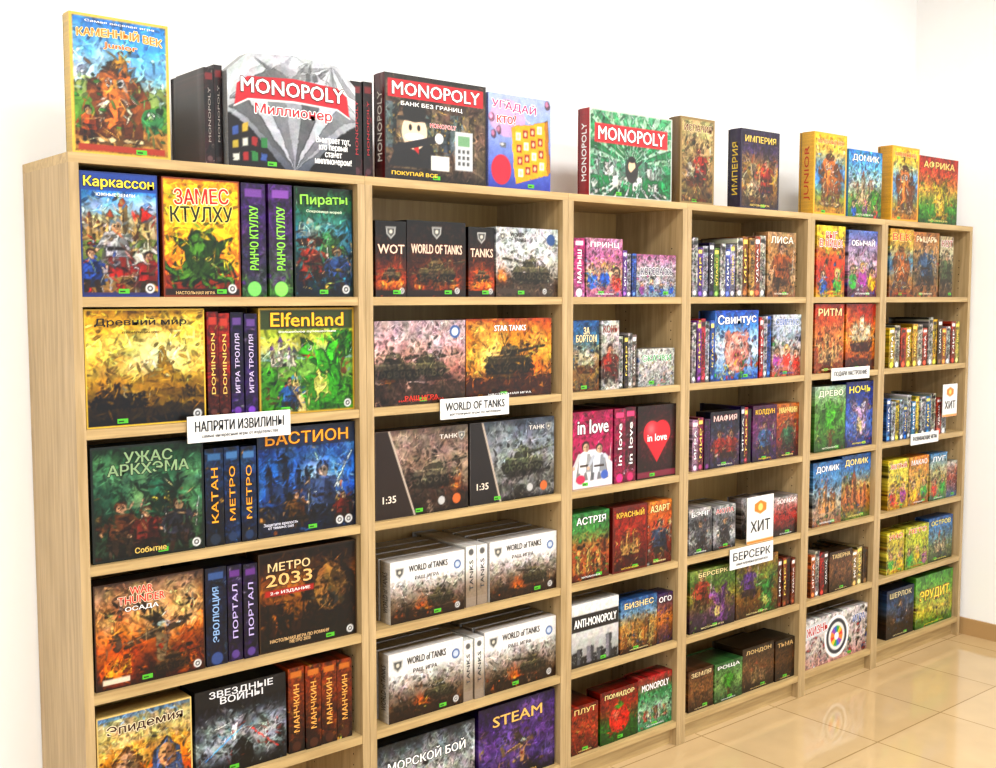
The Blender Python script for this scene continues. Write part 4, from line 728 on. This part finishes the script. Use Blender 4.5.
S(6, 3.545, .23, .222, gen(['1c2840', '38506c', '4a3828', '161218'], 'ШЕРЛОК', 'e8d8a0', '101020', fig='person', fc='4c5c78', fy=.1, fs=.65, busy=['4a6078', '706038', '101018'], det=.22))
S(6, 3.785, .335, .243, gen(['4a8a34', '78a844', 'd8c048', '346a2c'], 'ЭРУДИТ', 'f8e840', 'a02818', ty=.6, th=.25, busy=['d8d060', '488a38', 'c05038', '3a68a0', '182c10'], kid=0, det=.2))

ZR = [1.95]+ZS
byrow = {}
for i, s in enumerate(SPECS): byrow.setdefault(s[0], []).append((s, i))
for row, L in byrow.items():
    L.sort(key=lambda q: q[0][1])
    for j, ((r, x, w, h, art, k), i) in enumerate(L):
        k = dict(k); y = k.pop('y', .018)
        if row:
            bay = max(q for q in range(6) if B[q] <= x+w*.3)
            lo, hi = B[bay]+T+.002, B[bay+1]-T-.004
            x = max(x, lo); w = min(w, hi-x)
            h = min(h, (ZR[row-1]-T-ZR[row])-.006)
        if j+1 < len(L):
            nx_ = L[j+1][0][1]
            if row: nx_ = max(nx_, B[max(q for q in range(6) if B[q] <= nx_+.3*L[j+1][0][2])]+T+.002)
            w = min(w, nx_-x-.0015)
        if w < .012: continue
        d = k.get('d', .07); n = k.get('n', 1)
        while n > 1 and y+n*(d+.002) > DEP-.012: n -= 1
        k['n'] = n
        y += .006*((i*37) % 5)/5.
        if 'd' in k and y+d > DEP-.01: k['d'] = DEP-.01-y
        build('board_game_box', x, y, ZR[row]+.0003, w, h, art, seed=i+3, **k)

# ------------------------------------------------------------------ shelf labels
def lab(x, z, w, h, art, name='shelf_label', y=-.0045):
    return build(name, x, y, z, w, h, art, d=.004, tag=False, side='e0e0dc', seed=int(x*100))
lab(.268, 1.262, .285, .066, label('НАПРЯТИ ИЗВИЛИНЫ', 'самые интересные игры от издательства'))
lab(1.045, 1.265, .262, .060, label('WORLD OF TANKS', 'настольные игры по мотивам'))
lab(2.395, .600, .265, .078, label('БЕРСЕРК', 'самая популярная русская игра'))
lab(3.03, 1.282, .28, .05, label('ПОДАРИ НАСТРОЕНИЕ'))
lab(3.66, .962, .24, .05, label('РАЗВИВАЮЩИЕ ИГРЫ'))
lab(2.505, .6805, .165, .18, a_chit, 'promo_card', .004)
lab(3.93, 1.07, .13, .15, a_chit, 'promo_card', -.0045)

# ------------------------------------------------------------------ room
def rbox(name, a, b_, m): V, F, M = [], [], []; cub(V, F, M, *a, *b_); return mk(name, V, F, M, [m])
XL, XR, YB, YF, ZC = -3.2, 4.20, .336, -5.2, 3.3
rbox('floor', (XL, YF, -.05), (XR, YB, 0), m_floor)
rbox('wall_back', (XL-.1, YB, 0), (XR+.1, YB+.1, ZC), m_wall)
rbox('wall_right', (XR, YF, 0), (XR+.1, YB, ZC), m_wall)
rbox('wall_left', (XL-.1, YF, 0), (XL, YB, ZC), m_wall)
rbox('ceiling', (XL-.1, YF, ZC), (XR+.1, YB+.1, ZC+.1), m_ceil)
rbox('baseboard_right', (XR-.012, YF, 0), (XR, YB, .08), m_base)
rbox('baseboard_back', (XL, YB-.012, 0), (-.01, YB, .08), m_base)

m_em, nt, b = mat_new('lamp_diffuser'); b.inputs['Emission Color'].default_value = (1, .98, .95, 1); b.inputs['Emission Strength'].default_value = 3
for (lx, ly, en) in ((-1.2, -1.7, 46), (1.0, -1.7, 44), (3.0, -1.7, 48), (-1.2, -3.9, 42), (1.0, -3.9, 42), (3.0, -3.9, 42)):
    V, F, M = [], [], []
    cub(V, F, M, -.62, -.32, -.05, .62, .32, 0, 0); cub(V, F, M, -.6, -.3, -.053, .6, .3, -.05, 1)
    o = mk('ceiling_light', V, F, M, [m_metal, m_em], (lx, ly, ZC-.001))
    ld = bpy.data.lights.new('panel_glow', 'AREA'); ld.shape = 'RECTANGLE'; ld.size = 1.2; ld.size_y = .6; ld.energy = en; ld.color = (1, .985, .955)
    lo = bpy.data.objects.new('panel_glow', ld); COL.objects.link(lo); lo.parent = o; lo.location = (0, 0, -.06)
w = bpy.data.worlds.new('daylight'); SC.world = w; w.use_nodes = True
w.node_tree.nodes['Background'].inputs[0].default_value = (.86, .93, 1, 1); w.node_tree.nodes['Background'].inputs[1].default_value = 1.5

# ------------------------------------------------------------------ camera
cd = bpy.data.cameras.new('camera'); co = bpy.data.objects.new('camera', cd); COL.objects.link(co); SC.camera = co
cd.sensor_width = 36; cd.lens = 1100/996*36
th = math.atan(87/1100); be = math.radians(50.1)
co.location = (-.870, -2.556, 1.622); co.rotation_euler = (math.pi/2-th, 0, be-math.pi/2)
SC.view_settings.view_transform = 'Standard'; SC.view_settings.look = 'None'; SC.view_settings.exposure = 0
